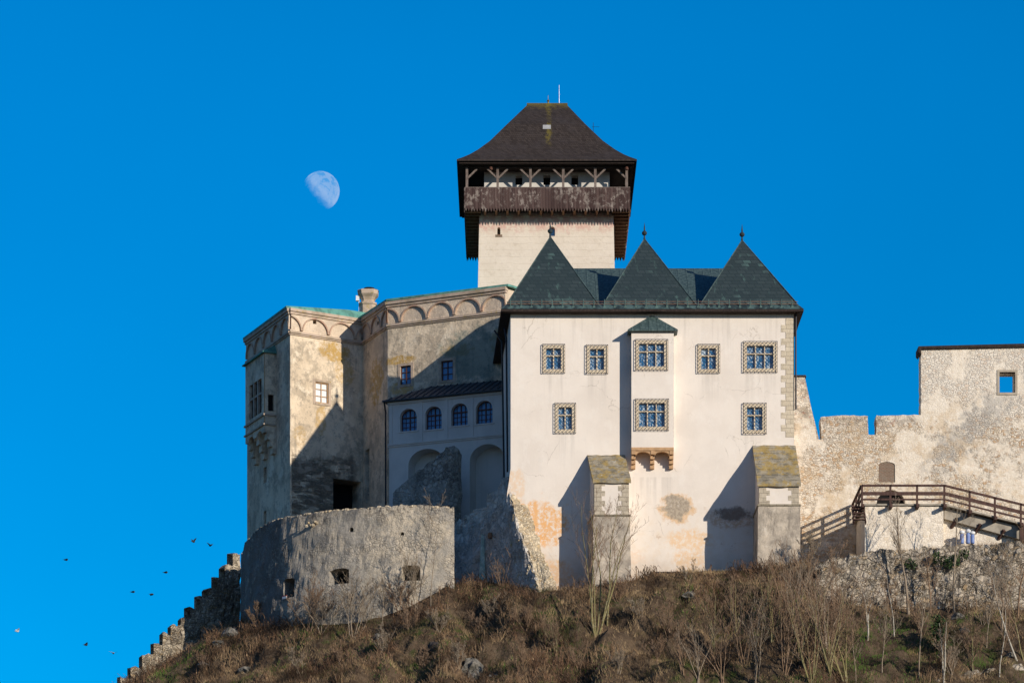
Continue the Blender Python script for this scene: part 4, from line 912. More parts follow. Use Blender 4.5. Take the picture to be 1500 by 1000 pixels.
# trail marker on the bastion
a, z = bast_pt(420, 874); c_ = Vector((math.cos(a), math.sin(a))); o_ = BC + c_ * (BR + .22); fr = Frame((o_.x, o_.y), (o_.x - c_.y, o_.y + c_.x))
mk = thing('trail_marker', (o_.x, o_.y, z - .16), 'small white and red striped marker plate on the shaded side of the round bastion', 'marker')
MB().box(-.24, .24, -.02, .02, z - .16, z + .02, fr).build('plate', M['white_paint'], mk); MB().box(-.24, .24, -.02, .02, z + .022, z + .09, fr).build('stripe', M['red_paint'], mk)
# ruined wall in the shade in front of the arcade
b = MB(); rp = [(PX(576, 11.6), 11.6, PZ(722, 11.6))]
for x, y, Y in ((585, 712, 10.9), (600, 700, 10.2), (620, 684, 9.3), (640, 668, 8.6), (655, 657, 8.3), (664, 653, 8.5), (671, 656, 8.9), (676, 666, 9.5)): rp.append((PX(x, Y), Y, PZ(y, Y)))
strip(b, rp, 1.0, 44, .25, .14, .11, 20, 1.6)
tag(b.build('ruined_wall', M['rubble_shade'], smooth=False), 'dark curved ruined wall rising to a rounded stub before the arcaded wing', 'ruined wall')
# spur wall at the palace's foot
sp = thing('spur_wall', (0, 1, 47), 'broken spur wall running from the bastion to the foot of the white palace', 'ruined wall')
pts = []
for x, y, Y in ((662, 768, 6.8), (680, 757, 5.6), (700, 745, 4.2), (712, 741, 3.4), (714, 722, 3.2), (728, 716, 2.2), (735, 700, 1.4), (742, 700, .6), (747, 728, -.2), (752, 745, -.6), (757, 770, -1.0), (768, 800, -1.7), (779, 830, -2.3), (790, 868, -3.2)): pts.append((PX(x, Y), Y, PZ(y, Y)))
b = MB(); strip(b, pts, .22, 43, .25, .20, .13, 22, 1.5); b.build('wall', M['spur_plaster'], sp)
sn = Vector((.86, .5)); pts2 = [(x + sn.x * .10, y + sn.y * .10, z + .05) for x, y, z in pts[8:]]
b = MB(); strip(b, pts2, 1.5, 43, .16, .5, .26, 30, 2.9); b.build('broken_core', M['rubble_core'], sp)
p = P(718, 784, 2.6); b = MB().lathe((p.x, p.y - .0, p.z), [(.16, -.2), (.2, 0), (.16, .2)], 8).build('drain_mouth', M['joist_timber'], sp)
fs_ = Frame((PX(700, 4.2), 4.2), (PX(735, 1.4), 1.4))
b = MB(); b.prism([(fs_.px(704, 860)[0], PZ(862, 3.3)), (fs_.px(712, 860)[0], PZ(862, 3.3)), (fs_.px(709.8, 815)[0], PZ(810, 3.3)), (fs_.px(708.8, 782)[0], PZ(782, 3.3)), (fs_.px(708.3, 782)[0], PZ(782, 3.3)), (fs_.px(706.8, 812)[0], PZ(812, 3.3))], 0, .20, fs_); b.build('lime_crust', M['mineral'], sp)
# stepped wall down the cliff on the left
st = []
steps = [(352, 806), (341, 811), (329, 827), (318, 845), (304, 861), (293, 874), (278, 889), (265, 903), (250, 914), (238, 927), (225, 941), (208, 957), (191, 975), (176, 992), (160, 1012), (140, 1036)]
for i, ((x, y), (x2, y2)) in enumerate(zip(steps, steps[1:])):
    Y = np.interp(x, (140, 278, 352), (10.2, 13.2, 16)); Y2 = np.interp(x2, (140, 278, 352), (10.2, 13.2, 16))
    st.append((PX(x, Y), Y, PZ(y2, Y2) - .02)); st.append((PX(x2 + .4, Y2), Y2, PZ(y2, Y2) + .02))
st2 = [(st[0][0], st[0][1], st[0][2])]
for q in st[1:]: st2.append(q)
b = MB(); strip(b, st2[::-1], .9, lambda x, y: float(np.interp(x, (-32, -20), (36, 44))), .2, .24, .2, 20, 2.1)
tag(b.build('stepped_wall', M['rubble_step']), 'stone wall stepping down the rocky edge to the left of the round bastion', 'wall')
# ruined curtain wall on the right
cur = thing('curtain_wall', (36, 1, 48), 'ruined pale rubble curtain wall with notched battlements and a taller part', 'wall')
CY = 1.0
outl = [(1164, 608), (1188, 608), (1194, 628), (1197, 642), (1203, 643), (1203, 611), (1235, 608), (1271, 609), (1272, 636), (1283, 637), (1284, 609), (1318, 608), (1349, 607), (1349.5, 560), (1349, 512), (1420, 510), (1560, 507)]
poly = [(PX(x, CY), PZ(y, CY)) for x, y in outl]; pr = []
for (ua, za), (ub, zb) in zip(poly, poly[1:]):
    n = max(1, int(math.hypot(ub - ua, zb - za) / .25)); tall = zb > PZ(520, CY) and za > PZ(520, CY)
    for k in range(n):
        t = k / n; u, z = ua + (ub - ua) * t, za + (zb - za) * t; j = .015 if tall else .07
        pr.append((u + j * n3(u, z, 1, 2.7), z + j * n3(u, z, 4, 3.1)))
pr.append(poly[-1]); pr = [(poly[-1][0], 44), *pr[::-1], (poly[0][0], 44)]
cw_ = MB().prism(pr[::-1], -CY - 1.3, -CY).build('wall', M['curtain_stone'], cur)
a0, a1 = PX(1464, CY), PX(1487, CY); c0, c1 = PZ(575, CY), PZ(545, CY)
n0, n1, m0, m1 = PX(1287, CY), PX(1311, CY), PZ(706, CY), PZ(676, CY)
h0, h1, g0, g1 = PX(1284, CY), PX(1326, CY), PZ(742, CY), PZ(717, CY)
cut(cw_, MB().box(a0, a1, -CY - 2, -CY + 1, c0, c1).prism(arch(n0, n1, m0, m1, 8, .25), -CY - .25, -CY + .3).prism(arch(h0, h1, g0, g1, 12), -CY - .7, -CY + .3))
b = MB(); t = .17
b.box(a0 - t, a0, -CY - .3, -CY + .05, c0 - t, c1 + t).box(a1, a1 + t, -CY - .3, -CY + .05, c0 - t, c1 + t).box(a0, a1, -CY - .3, -CY + .05, c1, c1 + t).box(a0, a1, -CY - .3, -CY + .06, c0 - t, c0)
b.build('window_frame', M['frame_stone'], cur)
MB().prism(arch(n0, n1, m0, m1, 8, .25), -CY - .24, -CY - .06).build('bricked_niche', M['niche_brick'], cur)
MB().box(h0, h1, -CY - .69, -CY - .6, g0, g1).build('opening', M['dark_void'], cur)
z0 = PZ(511, CY); b = MB()
b.prism([(PX(1345, CY), PZ(516, CY)), (PX(1345, CY), PZ(508, CY)), (PX(1560, CY), PZ(502.5, CY)), (PX(1560, CY), PZ(507.5, CY)), (PX(1349, CY), PZ(511.8, CY)), (PX(1348, CY), PZ(519, CY))][::-1], -CY - 1.45, -CY + .2); b.build('coping', M['dark_timber'], cur)
# the pier behind
pb = MB().prism([(PX(1150, 5), 50), (PX(1215, 5), 50), (PX(1199, 5), PZ(640, 5)), (PX(1189, 5), PZ(600, 5)), (PX(1179, 5), PZ(552, 5)), (PX(1150, 5), PZ(552, 5))], -6.2, -5)
pier = thing('ruined_pier', (PX(1175, 5), 5, 50), 'slanting ruined masonry pier with dark cap just behind the palace corner', 'ruined wall')
pb.build('wall', M['curtain_stone'], pier); MB().prism([(PX(1150, 5), PZ(551.9, 5)), (PX(1181, 5), PZ(551.9, 5)), (PX(1180, 5), PZ(549.5, 5)), (PX(1150, 5), PZ(549.5, 5))], -6.3, -4.9).build('cap', M['dark_timber'], pier)
# wooden walkway on its masonry pier
def wy(x, base): return base + (0 if x <= 1383 else (x - 1383) * .245)      # the deck drops beyond the bend
wk = thing('wooden_walkway', (30, -2, 50), 'brown timber walkway with railings sloping down along the ruined curtain wall', 'walkway')
WY = -5.0
px0, px1 = PX(1267, WY), PX(1382, WY)
b = MB(); strip(b, [(px0, .9, PZ(741, WY)), (px0, WY, PZ(741, WY)), (px1, WY, PZ(741, WY)), (px1, .9, PZ(741, WY))], .6, 46, .35, .01, .03, 10, 2)
b.wbox(px0 + .3, px1 - .3, WY + .3, .9, 46, PZ(741, WY) - .01); b.prism([(px1, 46), (PX(1560, WY), 46), (PX(1560, WY), PZ(wy(1560, 743), WY)), (px1, PZ(wy(1384, 743), WY))], -.9, 4.35)
b.build('masonry_base', M['rubble_pier'], wk)
xr = [1262, 1383, 1545]
b = MB()
for xa, xb in zip(xr, xr[1:]):
    za, zb_ = PZ(wy(xa, 738), WY), PZ(wy(xb, 738), WY); ua, ub = PX(xa, WY), PX(xb, WY)
    b.prism([(ua, za - .12), (ub, zb_ - .12), (ub, zb_), (ua, za)], -.9, 5.15)
b.build('deck', M['concrete'], wk)
za, zb_ = PZ(wy(1386, 742), WY), PZ(wy(1545, 742), WY)
MB().prism([(PX(1384, WY), za - .75), (PX(1545, WY), zb_ - 1.0), (PX(1545, WY), zb_), (PX(1384, WY), za)], 4.4, 4.75).build('side_beam', M['concrete'], wk)
for x in (1262.5, 1304, 1343, 1383, 1420, 1457, 1495, 1535):
    u = PX(x, WY - .15); zt_, zb_ = PZ(wy(x, 711), WY - .15), PZ(wy(x, 741), WY - .15)
    po = MB().beam((u, WY - .25, zb_ - .15), (u, WY - .25, zt_), .14).build('post', M['red_timber'], wk)
    MB().beam((u, WY - .85, zb_ - .1), (u, WY + 1.0, zb_ - .1), .2, .24).build('joist_end', M['red_timber'], po)
for ys_, wd, hg, Y_ in ((712, .14, .14, WY - .25), (724, .05, .25, WY - .32), (732.5, .08, .12, WY - .30)):
    b = MB()
    for xa, xb in zip(xr, xr[1:]): b.beam((PX(xa, WY), Y_, PZ(wy(xa, ys_), WY)), (PX(xb, WY), Y_, PZ(wy(xb, ys_), WY)), wd, hg)
    b.build('rail', M['red_timber'], wk)
    zz = PZ(ys_, WY); MB().beam((PX(1262, WY) - .04, Y_ + .1, zz), (PX(1262, WY) - .04, .9, zz), wd, hg).build('end_rail', M['red_timber'], wk)
for y_ in (-3.2, -1.4, .6): MB().beam((PX(1262, WY), y_, PZ(742, WY)), (PX(1262, WY), y_, PZ(711, WY)), .14).build('post', M['red_timber'], wk)
for x in (1400, 1434, 1469): p = P(x, wy(x, 757), -4.9); MB().beam(p + Vector((-.25, .6, -.45)), p + Vector((.1, 0, .1)), .2).build('strut', M['red_timber'], wk)
MB().beam((PX(1497, -5.4), -5.4, 48), (PX(1497, -5.4), -5.4, PZ(768, -5.4)), .34).build('support_post', M['red_timber'], wk)
stz = PZ(738, WY)                                           # the short flight coming down to the slope
for k in range(5):
    y_ = WY + .5 - .1 - .33 * k; z_ = stz - .12 - .30 * k; MB().wbox(PX(1249, WY), PX(1266, WY), y_ - .3, y_, z_ - .06, z_).build('tread', M['red_timber'], wk)
for x in (1249, 1266): MB().beam((PX(x, WY), WY + .5, stz - .15), (PX(x, WY), WY - 1.1, stz - 1.6), .07, .28).build('stringer', M['red_timber'], wk)
# three canisters, the low retaining walls and the dark ledge
for i, (x, lab) in enumerate(((1409, 'white topped blue canister standing apart from two others by the walkway'), (1418, 'taller white and blue canister beside its twin below the walkway'), (1424.5, 'rightmost blue and white canister standing below the timber walkway'))):
    p = P(x, 794, -5.3); h = (.85, .95, .8)[i]
    c = thing('canister', p, lab, 'canister', 'blue and white canisters below the walkway')
    MB().lathe(p, [(.0, -.1), (.14, -.1), (.15, 0), (.15, h * .62), (.11, h * .70)], 10).build('body', M['blue_paint'], c, True); MB().lathe(p + Vector((0, 0, h * .70)), [(.12, 0), (.2, .04), (.2, h * .22), (.08, h * .3)], 10).build('lid', M['white_paint'], c, True)
b = MB(); strip(b, [(PX(1186, -4.9), -4.9, PZ(824, -5)), (PX(1196, -6), -6, PZ(826, -6)), (PX(1240, -6.2), -6.2, PZ(813, -6.2)), (PX(1280, -6.3), -6.3, PZ(806, -6.3)), (PX(1390, -6.4), -6.4, PZ(801, -6.4)), (PX(1440, -6.5), -6.5, PZ(797, -6.5)), (PX(1560, -6.7), -6.7, PZ(790, -6.7))], .9, 43.5, .22, .28, .26, 22, 1.7, .3)
tag(b.build('retaining_wall', M['rubble_light']), 'rough boulder retaining wall under the timber walkway at the right edge', 'wall')
q = hit(1440, 992); b = MB(); pts = [hit(x, y) for x, y in ((1375, 1000), (1410, 990), (1450, 985), (1500, 982), (1560, 980))]; pts = [(p_.x, p_.y, p_.z + .25) for p_ in pts]
strip(b, pts, .8, lambda x, y: 34.0, .22, .25, .25, 14, 1.7, .3); tag(b.build('rubble_wall', M['rubble_light']), 'low tumbled rubble wall in the bottom corner of the slope', 'wall')
b = MB(); strip(b, [(PX(952, -1.0), -1.35, PZ(837, -1.35)), (PX(1000, -1.4), -1.4, PZ(836.5, -1.4)), (PX(1078, -1.4), -1.4, PZ(835, -1.4))], 1.3, PZ(843, -1.4), .3, .05, .06, 3, 2)
tag(b.build('stone_ledge', M['dark_slab']), 'long thin dark stone ledge at the foot of the white palace front', 'ledge')

# ================================================================== THE MOON AND BIRDS
mc_ = P(470, 279.5, 3260); mr = 27.5 * 3500 / FPX
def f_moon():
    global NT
    m = bpy.data.materials.new('moon_painted_phase'); m.use_nodes = True; NT = m.node_tree; NT.nodes.clear()
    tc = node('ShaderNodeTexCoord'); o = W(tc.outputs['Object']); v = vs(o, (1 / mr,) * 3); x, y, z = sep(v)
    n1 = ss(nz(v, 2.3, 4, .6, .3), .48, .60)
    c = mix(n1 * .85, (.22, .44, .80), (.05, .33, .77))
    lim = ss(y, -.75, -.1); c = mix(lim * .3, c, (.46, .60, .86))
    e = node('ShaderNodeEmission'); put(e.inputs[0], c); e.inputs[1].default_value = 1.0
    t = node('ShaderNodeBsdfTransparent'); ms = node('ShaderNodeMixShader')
    f = ss(x * .733 + z * .681 + (nz(v, 3.2, 5, .7) - .5) * .6, -.38, .34)  # painted terminator: the glow fades to transparent on the night side
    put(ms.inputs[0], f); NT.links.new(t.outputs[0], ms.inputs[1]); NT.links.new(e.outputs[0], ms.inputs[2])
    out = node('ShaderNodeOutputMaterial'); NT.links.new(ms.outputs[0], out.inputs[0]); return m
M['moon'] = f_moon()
# full glowing globe; its phase is painted in the material, not sunlit
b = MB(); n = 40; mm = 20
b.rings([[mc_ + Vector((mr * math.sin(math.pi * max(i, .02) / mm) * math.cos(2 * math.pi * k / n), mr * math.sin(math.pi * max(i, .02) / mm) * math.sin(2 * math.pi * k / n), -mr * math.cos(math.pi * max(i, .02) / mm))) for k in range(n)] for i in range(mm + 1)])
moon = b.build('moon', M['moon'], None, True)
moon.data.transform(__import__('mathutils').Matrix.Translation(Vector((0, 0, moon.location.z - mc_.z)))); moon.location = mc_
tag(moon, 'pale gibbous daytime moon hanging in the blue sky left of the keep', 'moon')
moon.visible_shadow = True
def bird(x, y, Y, flap, head, col, lab):
    p = P(x, y, Y); r = thing('bird', p, lab, 'bird', 'birds circling beside the castle'); ca, sa = math.cos(head), math.sin(head)
    def L(a, b_, c): a, b_, c = a * .8, b_ * .8, c * .8; return p + Vector((a * ca - b_ * sa, a * sa + b_ * ca, c))
    b = MB(); b.tube([L(-.24, 0, .0), L(-.12, 0, .01), L(0, 0, 0), L(.1, 0, .02), L(.15, 0, .04), L(.20, 0, .035)], [.035, .055, .085, .07, .04, .012], 8)
    b.add([L(-.14, 0, .02), L(-.36, .07, .01), L(-.36, -.07, .01), L(-.14, 0, -.015)], [(0, 1, 2), (3, 2, 1), (0, 3, 1), (0, 2, 3)]); b.build('body', M[col], r, True)
    for s in (1, -1):
        z1, z2 = .17 * flap, .30 * flap
        b = MB(); t = .012
        top_ = [L(.10, .05 * s, .03), L(.13, .20 * s, .03 + z1), L(.02, .44 * s, .02 + z2), L(-.10, .22 * s, .02 + z1), L(-.12, .05 * s, .02)]
        b.add(top_ + [q - Vector((0, 0, t)) for q in top_], [(0, 1, 3, 4), (1, 2, 3), (9, 8, 6, 5), (8, 7, 6), (0, 5, 6, 1), (1, 6, 7, 2), (2, 7, 8, 3), (3, 8, 9, 4), (4, 9, 5, 0)]); b.build('wing', M[col], r)
for a in ((97, 819.5, 30, .15, .3, 'bird_dark', 'dark bird flying alone far to the left of the other birds'), (195, 866.5, 28, .1, .1, 'bird_dark', 'dark bird gliding level beside another above the stepped wall'), (222.5, 870, 28, -.3, .5, 'bird_dark', 'dark bird with lowered wings close above the stepped wall'),
          (243, 838, 26, .15, .2, 'bird_dark', 'dark bird gliding midway between the bird pairs'), (283.5, 793, 24, 1.1, .8, 'bird_dark', 'bird with raised wings highest beside the bastion'), (308, 798.5, 24, .8, 2.3, 'bird_dark', 'dark bird nearest the left edge of the bastion'),
          (25.5, 924, 26, .9, .6, 'bird_pale', 'white bird flying lowest at the far left'), (126, 944, 26, .7, .4, 'bird_dark', 'grey bird with lifted wings low left of the stepped wall'), (166, 956, 26, .5, 1.9, 'bird_pale', 'pale bird skimming just left of the lowest wall steps')): bird(*a)

# ================================================================== VEGETATION
rng = np.random.RandomState(11)
def scatter_mesh(name, mname, N, xr_, dr, fn, lab, seed):
    """One object of countless stems: fn gives for the base points a list of vertex triples."""
    r = np.random.RandomState(seed)
    X = r.uniform(xr_[0], xr_[1], N); d = r.uniform(dr[0], dr[1], N); Y = np.interp(X, GX, GY) - d
    k = fn.keep(X, Y, r); X, Y = X[k], Y[k]; Z = ground(X, Y); n = len(X)
    V, F = fn.make(X, Y, Z, r)
    m = bpy.data.meshes.new(name); m.vertices.add(len(V)); m.vertices.foreach_set('co', V.astype(np.float32).ravel())
    m.loops.add(F.size); m.loops.foreach_set('vertex_index', F.astype(np.int32).ravel()); m.polygons.add(len(F))
    m.polygons.foreach_set('loop_start', np.arange(0, F.size, F.shape[1], dtype=np.int32)); m.update(calc_edges=True); m.validate()
    m.materials.append(M[mname]); o = bpy.data.objects.new(name, m); COL.objects.link(o); o['kind'] = 'stuff'; o['label'] = lab; o['category'] = name.replace('_', ' ')
    return o
def clump(X, Y, f, o): return vnoise(X * f + o, Y * f + o * 2) + .6 * vnoise(X * f * 2.3 + o, Y * f * 2.3)
class Blades:
    def __init__(s, h, w, lean, th, off, f=.5): s.h, s.w, s.lean, s.th, s.off, s.f = h, w, lean, th, off, f
    spots = None; anti = None
    def keep(s, X, Y, r):
        v = clump(X, Y, s.f, s.off)
        if s.spots is not None:
            for q, rad in s.spots: v = np.maximum(v, .75 - np.hypot(X - q.x, (Y - q.y) * .8) / rad * .6)
        if s.anti is not None:
            for q, rad in s.anti: v = v - .55 * np.exp(-((X - q.x) ** 2 + ((Y - q.y) * .8) ** 2) / (rad * rad * .6))
        return v + r.uniform(-.25, .25, len(X)) > s.th
    def make(s, X, Y, Z, r):
        n = len(X); h = r.uniform(s.h[0], s.h[1], n) * (.7 + .9 * np.clip(clump(X, Y, .8, 4) + .35, 0, 1)); a = r.uniform(0, 6.28, n); w = r.uniform(*s.w, n) / 2; l = r.normal(0, s.lean, (n, 2)) * h[:, None]
        l[:, 1] -= .12 * h
        B = np.stack([X, Y, Z - .05], 1); dx = np.stack([np.cos(a) * w, np.sin(a) * w * .4, 0 * w], 1); T = B + np.stack([l[:, 0], l[:, 1], h], 1)
        return np.concatenate([B - dx, B + dx, T], 1).reshape(-1, 3), np.arange(3 * n).reshape(n, 3)
class Arcs:                                                 # arching bramble canes
    def __init__(s, ln, w, th, off, up=.75): s.ln, s.w, s.th, s.off, s.up = ln, w, th, off, up
    anti = None
    def keep(s, X, Y, r):
        v = clump(X, Y, .33, s.off)
        for q, rad in s.anti or []: v = v - .6 * np.exp(-((X - q.x) ** 2 + ((Y - q.y) * .8) ** 2) / (rad * rad * .7))
        return v + r.uniform(-.2, .2, len(X)) > s.th + np.where(X > 23, .32, 0)
    def make(s, X, Y, Z, r):
        n = len(X); L = r.uniform(*s.ln, n); a = r.uniform(0, 6.28, n); up = L * r.uniform(.35, s.up, n); hx = np.cos(a) * L * .55; hy = np.sin(a) * L * .45; w = r.uniform(*s.w, n) / 2
        Pn = []
        for t, zf in ((0, 0), (.3, .75), (.65, 1.0), (1.0, .62)):
            c = np.stack([X + hx * t, Y + hy * t - .1 * t, Z - .05 + up * zf], 1); k = w * (1 - .6 * t); sd = np.stack([-np.sin(a) * k * .7 + k * .5, np.cos(a) * k * .4, k * .5], 1); Pn += [c - sd, c + sd]
        V = np.stack(Pn, 1).reshape(-1, 3); b0 = np.arange(n)[:, None] * 8
        F = np.concatenate([b0 + np.array([[2 * i, 2 * i + 1, 2 * i + 3, 2 * i + 2]]) for i in range(3)], 0)
        return V, F
XR = (-31, 41)
gb = Blades((.10, .34), (.03, .07), .4, .30, 9.1, .28)
gb.spots = [(hit(x, y), rad) for x, y, rad in ((740, 978, 1.6), (1285, 960, 3.6), (1250, 985, 2.4), (1325, 985, 2.6), (1310, 930, 2.0), (1440, 960, 1.8), (1415, 905, 1.4), (285, 965, 1.5), (250, 985, 1.2), (545, 950, 1.2), (610, 975, 1.2), (1360, 915, 1.2), (1430, 970, 1.2))]
db = Blades((.10, .40), (.028, .06), .45, -.34, 1.7); db.anti = gb.spots
ab = Arcs((.5, 1.5), (.022, .055), .03, 5.3); ab.anti = gb.spots
scatter_mesh('dry_grass', 'dry_grass', 165000, XR, (-2.5, 19), db, 'dry straw coloured winter grass over the castle slope', 21)
scatter_mesh('bramble_thicket', 'bramble', 66000, XR, (-.3, 19), ab, 'reddish brown leafless bramble canes over the castle slope', 22)
scatter_mesh('green_grass', 'green_grass', 120000, XR, (.6, 19), gb, 'short green grass patches on the castle slope', 23)

def grow(base, h, r0, seed, lean=(0, 0), stems=1, spread=.35, dens=1.0, crook=None, first=.25):
    crook = crook or (.055 if stems == 1 else .10)
    R_ = random.Random(seed); tr = MB(); br = MB()
    def stem(p, d, L, r, lvl, mb):
        n = 6 if lvl == 0 else 4; pts = [p.copy()]; rad = [r]; q = p.copy(); dd = d.copy()
        for i in range(n):
            dd = (dd + Vector((R_.gauss(0, crook), R_.gauss(0, crook), R_.gauss(.04, crook * .6)))).normalized(); q = q + dd * (L / n); pts.append(q.copy()); rad.append(r * (1 - .80 * (i + 1) / n))
        mb.tube(pts, [max(x, .007) for x in rad], 6 if lvl == 0 else 3, False)
        if lvl >= 3: return
        m = int((12, 8, 5)[lvl] * dens * R_.uniform(.8, 1.2))
        for k in range(m):
            t = R_.uniform(first if lvl == 0 else .2, .97); i = min(int(t * n), n - 1); f = t * n - i; pp = pts[i].lerp(pts[i + 1], f); ax = (pts[i + 1] - pts[i]).normalized()
            a = R_.uniform(0, 6.283); sd = Vector((math.cos(a), math.sin(a) * .8, 0)); ang = R_.uniform(.35, .95) if lvl else R_.uniform(.35, .85)
            nd = (ax * math.cos(ang) + sd * math.sin(ang) + Vector((0, 0, .18))).normalized()
            stem(pp, nd, L * R_.uniform(.28, .5) * (1 - .45 * t if lvl == 0 else .85), max(r * (1 - .8 * t) * R_.uniform(.45, .65), .008), lvl + 1, br)
    for s in range(stems):
        off = Vector((R_.uniform(-.12, .12), R_.uniform(-.12, .12), -.15)) * (1 if stems > 1 else .0) + Vector((0, 0, -.15))
        d = Vector((lean[0] + R_.uniform(-spread, spread) * (stems > 1), lean[1] + R_.uniform(-spread, spread) * .5 * (stems > 1), 1)).normalized()
        stem(Vector(base) + off, d, h * R_.uniform(.75, 1.0) if stems > 1 else h, r0 * R_.uniform(.7, 1), 0, tr)
    return tr, br
def tree(name, x, y, ytop, bark, label, cat, seed, group=None, **kw):
    p = hit(x, y); h = (y - ytop) / FPX * (CAM_D + p.y) * 1.04
    r0 = kw.pop('r', max(.04, h * .011)) * 1.05; tr, br = grow(p, h, r0, seed, **kw)
    t = thing(name, p, label, cat, group); tr.build('trunk' if kw.get('stems', 1) == 1 else 'stems', M[bark], t, True); br.build('branches', M[kw.get('bb', 'brown_twig') if bark != 'grey_bark' else 'grey_bark'], t)
G1 = 'bare saplings on the slope'; G2 = 'leafless shrubs on the slope'
tree('bare_sapling', 1331, 899, 742, 'grey_bark', 'slim grey leafless tree standing against the walkway masonry base', 'tree', 1, G1, r=.13, first=.45)
tree('bare_sapling', 1398, 899, 748, 'grey_bark', 'thin leafless tree before the ivy, rising past the canisters', 'tree', 2, G1, r=.10, first=.4, lean=(-.06, 0), dens=.7)
tree('bare_sapling', 1363, 898, 805, 'brown_twig', 'short dark leafless tree in front of the ivied boulder wall', 'tree', 3, G1, r=.09)
tree('bare_sapling', 1272, 935, 835, 'pale_bark', 'pale forked birch like sapling on the grassy slope before the boulder wall', 'tree', 4, G1, stems=2, spread=.12, r=.09, lean=(-.08, 0), dens=.7)
tree('bare_sapling', 1346, 994, 852, 'grey_bark', 'straight slender leafless sapling beside green grass near bottom', 'tree', 5, G1, r=.07, dens=.5)
tree('bare_sapling', 1383, 1000, 880, 'pale_bark', 'leafless sapling forking like a letter Y beside the dark hollow', 'tree', 6, G1, r=.09, stems=2, spread=.22, dens=.8)
tree('bare_sapling', 1490, 968, 845, 'pale_bark', 'pale sapling leaning left from the bottom right wall', 'tree', 7, G1, r=.09, lean=(-.38, 0), dens=.7)
tree('bare_sapling', 1500, 968, 850, 'yellow_bark', 'yellowish sapling leaning beside the pale leaning one', 'tree', 8, G1, r=.08, lean=(-.25, 0), dens=.7)
tree('bare_sapling', 1468, 925, 800, 'grey_bark', 'grey crooked tree with wide crown before the boulder wall end', 'tree', 9, G1, r=.11, lean=(.12, 0), dens=1.2)
tree('bare_sapling', 1491, 903, 770, 'brown_twig', 'brown leafless tree reaching up to the walkway support post', 'tree', 10, G1, r=.09, dens=1.1)
tree('bare_sapling', 1254, 1000, 890, 'grey_bark', 'thin straight grey stem just right of the leaning cluster', 'tree', 12, G1, r=.05, dens=.4)
tree('bare_sapling', 631, 889, 752, 'grey_bark', 'single thin leafless sapling before the bastion gun opening', 'tree', 13, G1, r=.05, dens=.7, first=.4)
tree('bare_shrub', 519, 938, 838, 'grey_bark', 'spreading leafless shrub in front of the bastion face', 'shrub', 14, G2, stems=5, spread=.55, r=.06, dens=1.0)
tree('bare_shrub', 452, 925, 850, 'brown_twig', 'fine twigged shrub at the foot of the shaded bastion side', 'shrub', 15, G2, stems=6, spread=.6, r=.035)
tree('bare_shrub', 380, 918, 880, 'brown_twig', 'low brown tangle below the trail marker', 'shrub', 16, G2, stems=7, spread=.8, r=.03)
tree('bare_shrub', 655, 853, 772, 'brown_twig', 'dark twiggy shrub at the bastion end', 'shrub', 17, G2, stems=5, spread=.5, r=.05, lean=(-.12, 0))
tree('bare_shrub', 690, 851, 768, 'yellow_bark', 'yellow stemmed shrub between the bastion and the spur wall', 'shrub', 18, G2, stems=8, spread=.6, r=.04, dens=1.0)
tree('bare_shrub', 735, 858, 805, 'brown_twig', 'small shrub at the foot of the shaded spur wall', 'shrub', 19, G2, stems=4, spread=.5, r=.03, dens=.6)
tree('bare_sapling', 873, 932, 742, 'yellow_bark', 'cluster of mossy yellow stems standing before the smaller buttress', 'tree', 20, G1, stems=6, spread=.20, r=.085, dens=.62, first=.42)
tree('bare_sapling', 889, 917, 738, 'yellow_bark', 'tall single mossy stem right of the yellow cluster', 'tree', 21, G1, r=.09, dens=.85, first=.4, lean=(.04, 0))
tree('bare_shrub', 815, 960, 905, 'yellow_bark', 'group of short upright greenish stems in mid slope', 'shrub', 22, G2, stems=7, spread=.3, r=.03, dens=.7)
tree('bare_sapling', 1240, 1000, 848, 'yellow_bark', 'fan of yellow green stems leaning left at the bottom edge', 'tree', 23, G1, stems=6, spread=.25, r=.07, lean=(-.28, 0), dens=1.0)
spots = [(1000, 985, 895), (1022, 1000, 905), (1045, 960, 860), (1060, 1000, 880), (1078, 925, 845), (1090, 975, 850), (1108, 1000, 880), (1120, 890, 822), (1132, 940, 850), (1145, 870, 800), (1150, 985, 850), (1160, 905, 800), (1172, 960, 830), (1178, 860, 785), (1190, 1000, 850), (1196, 915, 825), (1208, 945, 820), (1215, 985, 840), (1228, 925, 850), (1236, 900, 840)]
desc = ['wispy grey shrub with upright twigs leftmost in the thicket', 'tall upright twigs at the thicket base beside the leftmost shrub', 'shrub of straight greenish rods below the dark ledge', 'dense brown twigs at the bottom below the ledge', 'greenish shrub under the right end of the ledge', 'tangled brown shrub in the thicket centre', 'grey twiggy shrub rising from the bottom edge of the thicket', 'brown shrub in front of the buttress shadow', 'greenish leaning rods in the thicket centre', 'shrub against the left side of the larger buttress base',
        'low grey tangle between the central shrubs and the bottom edge', 'tall brown shrub before the larger buttress', 'greenish shrub right of the thicket centre', 'fine shrub at the right corner of the larger buttress', 'tall yellowish rods at the bottom of the thicket', 'brown shrub at the left end of the boulder wall', 'grey shrub below the left end of the boulder wall', 'yellow green rods left of the leaning fan', 'purple brown shrub before the boulder wall', 'thin brown shrub highest on the boulder wall end']
for i, ((x, y, yt), ds) in enumerate(zip(spots, desc)):
    tree('bare_shrub', x, y, yt, ('brown_twig', 'grey_bark', 'yellow_bark', 'brown_twig', 'brown_twig')[i % 5] if 'green' not in ds and 'yellow' not in ds else 'yellow_bark', ds, 'shrub', 140 + i, G2, stems=4 + i % 3, spread=.34, r=.05, dens=.52, lean=(-.06, 0))
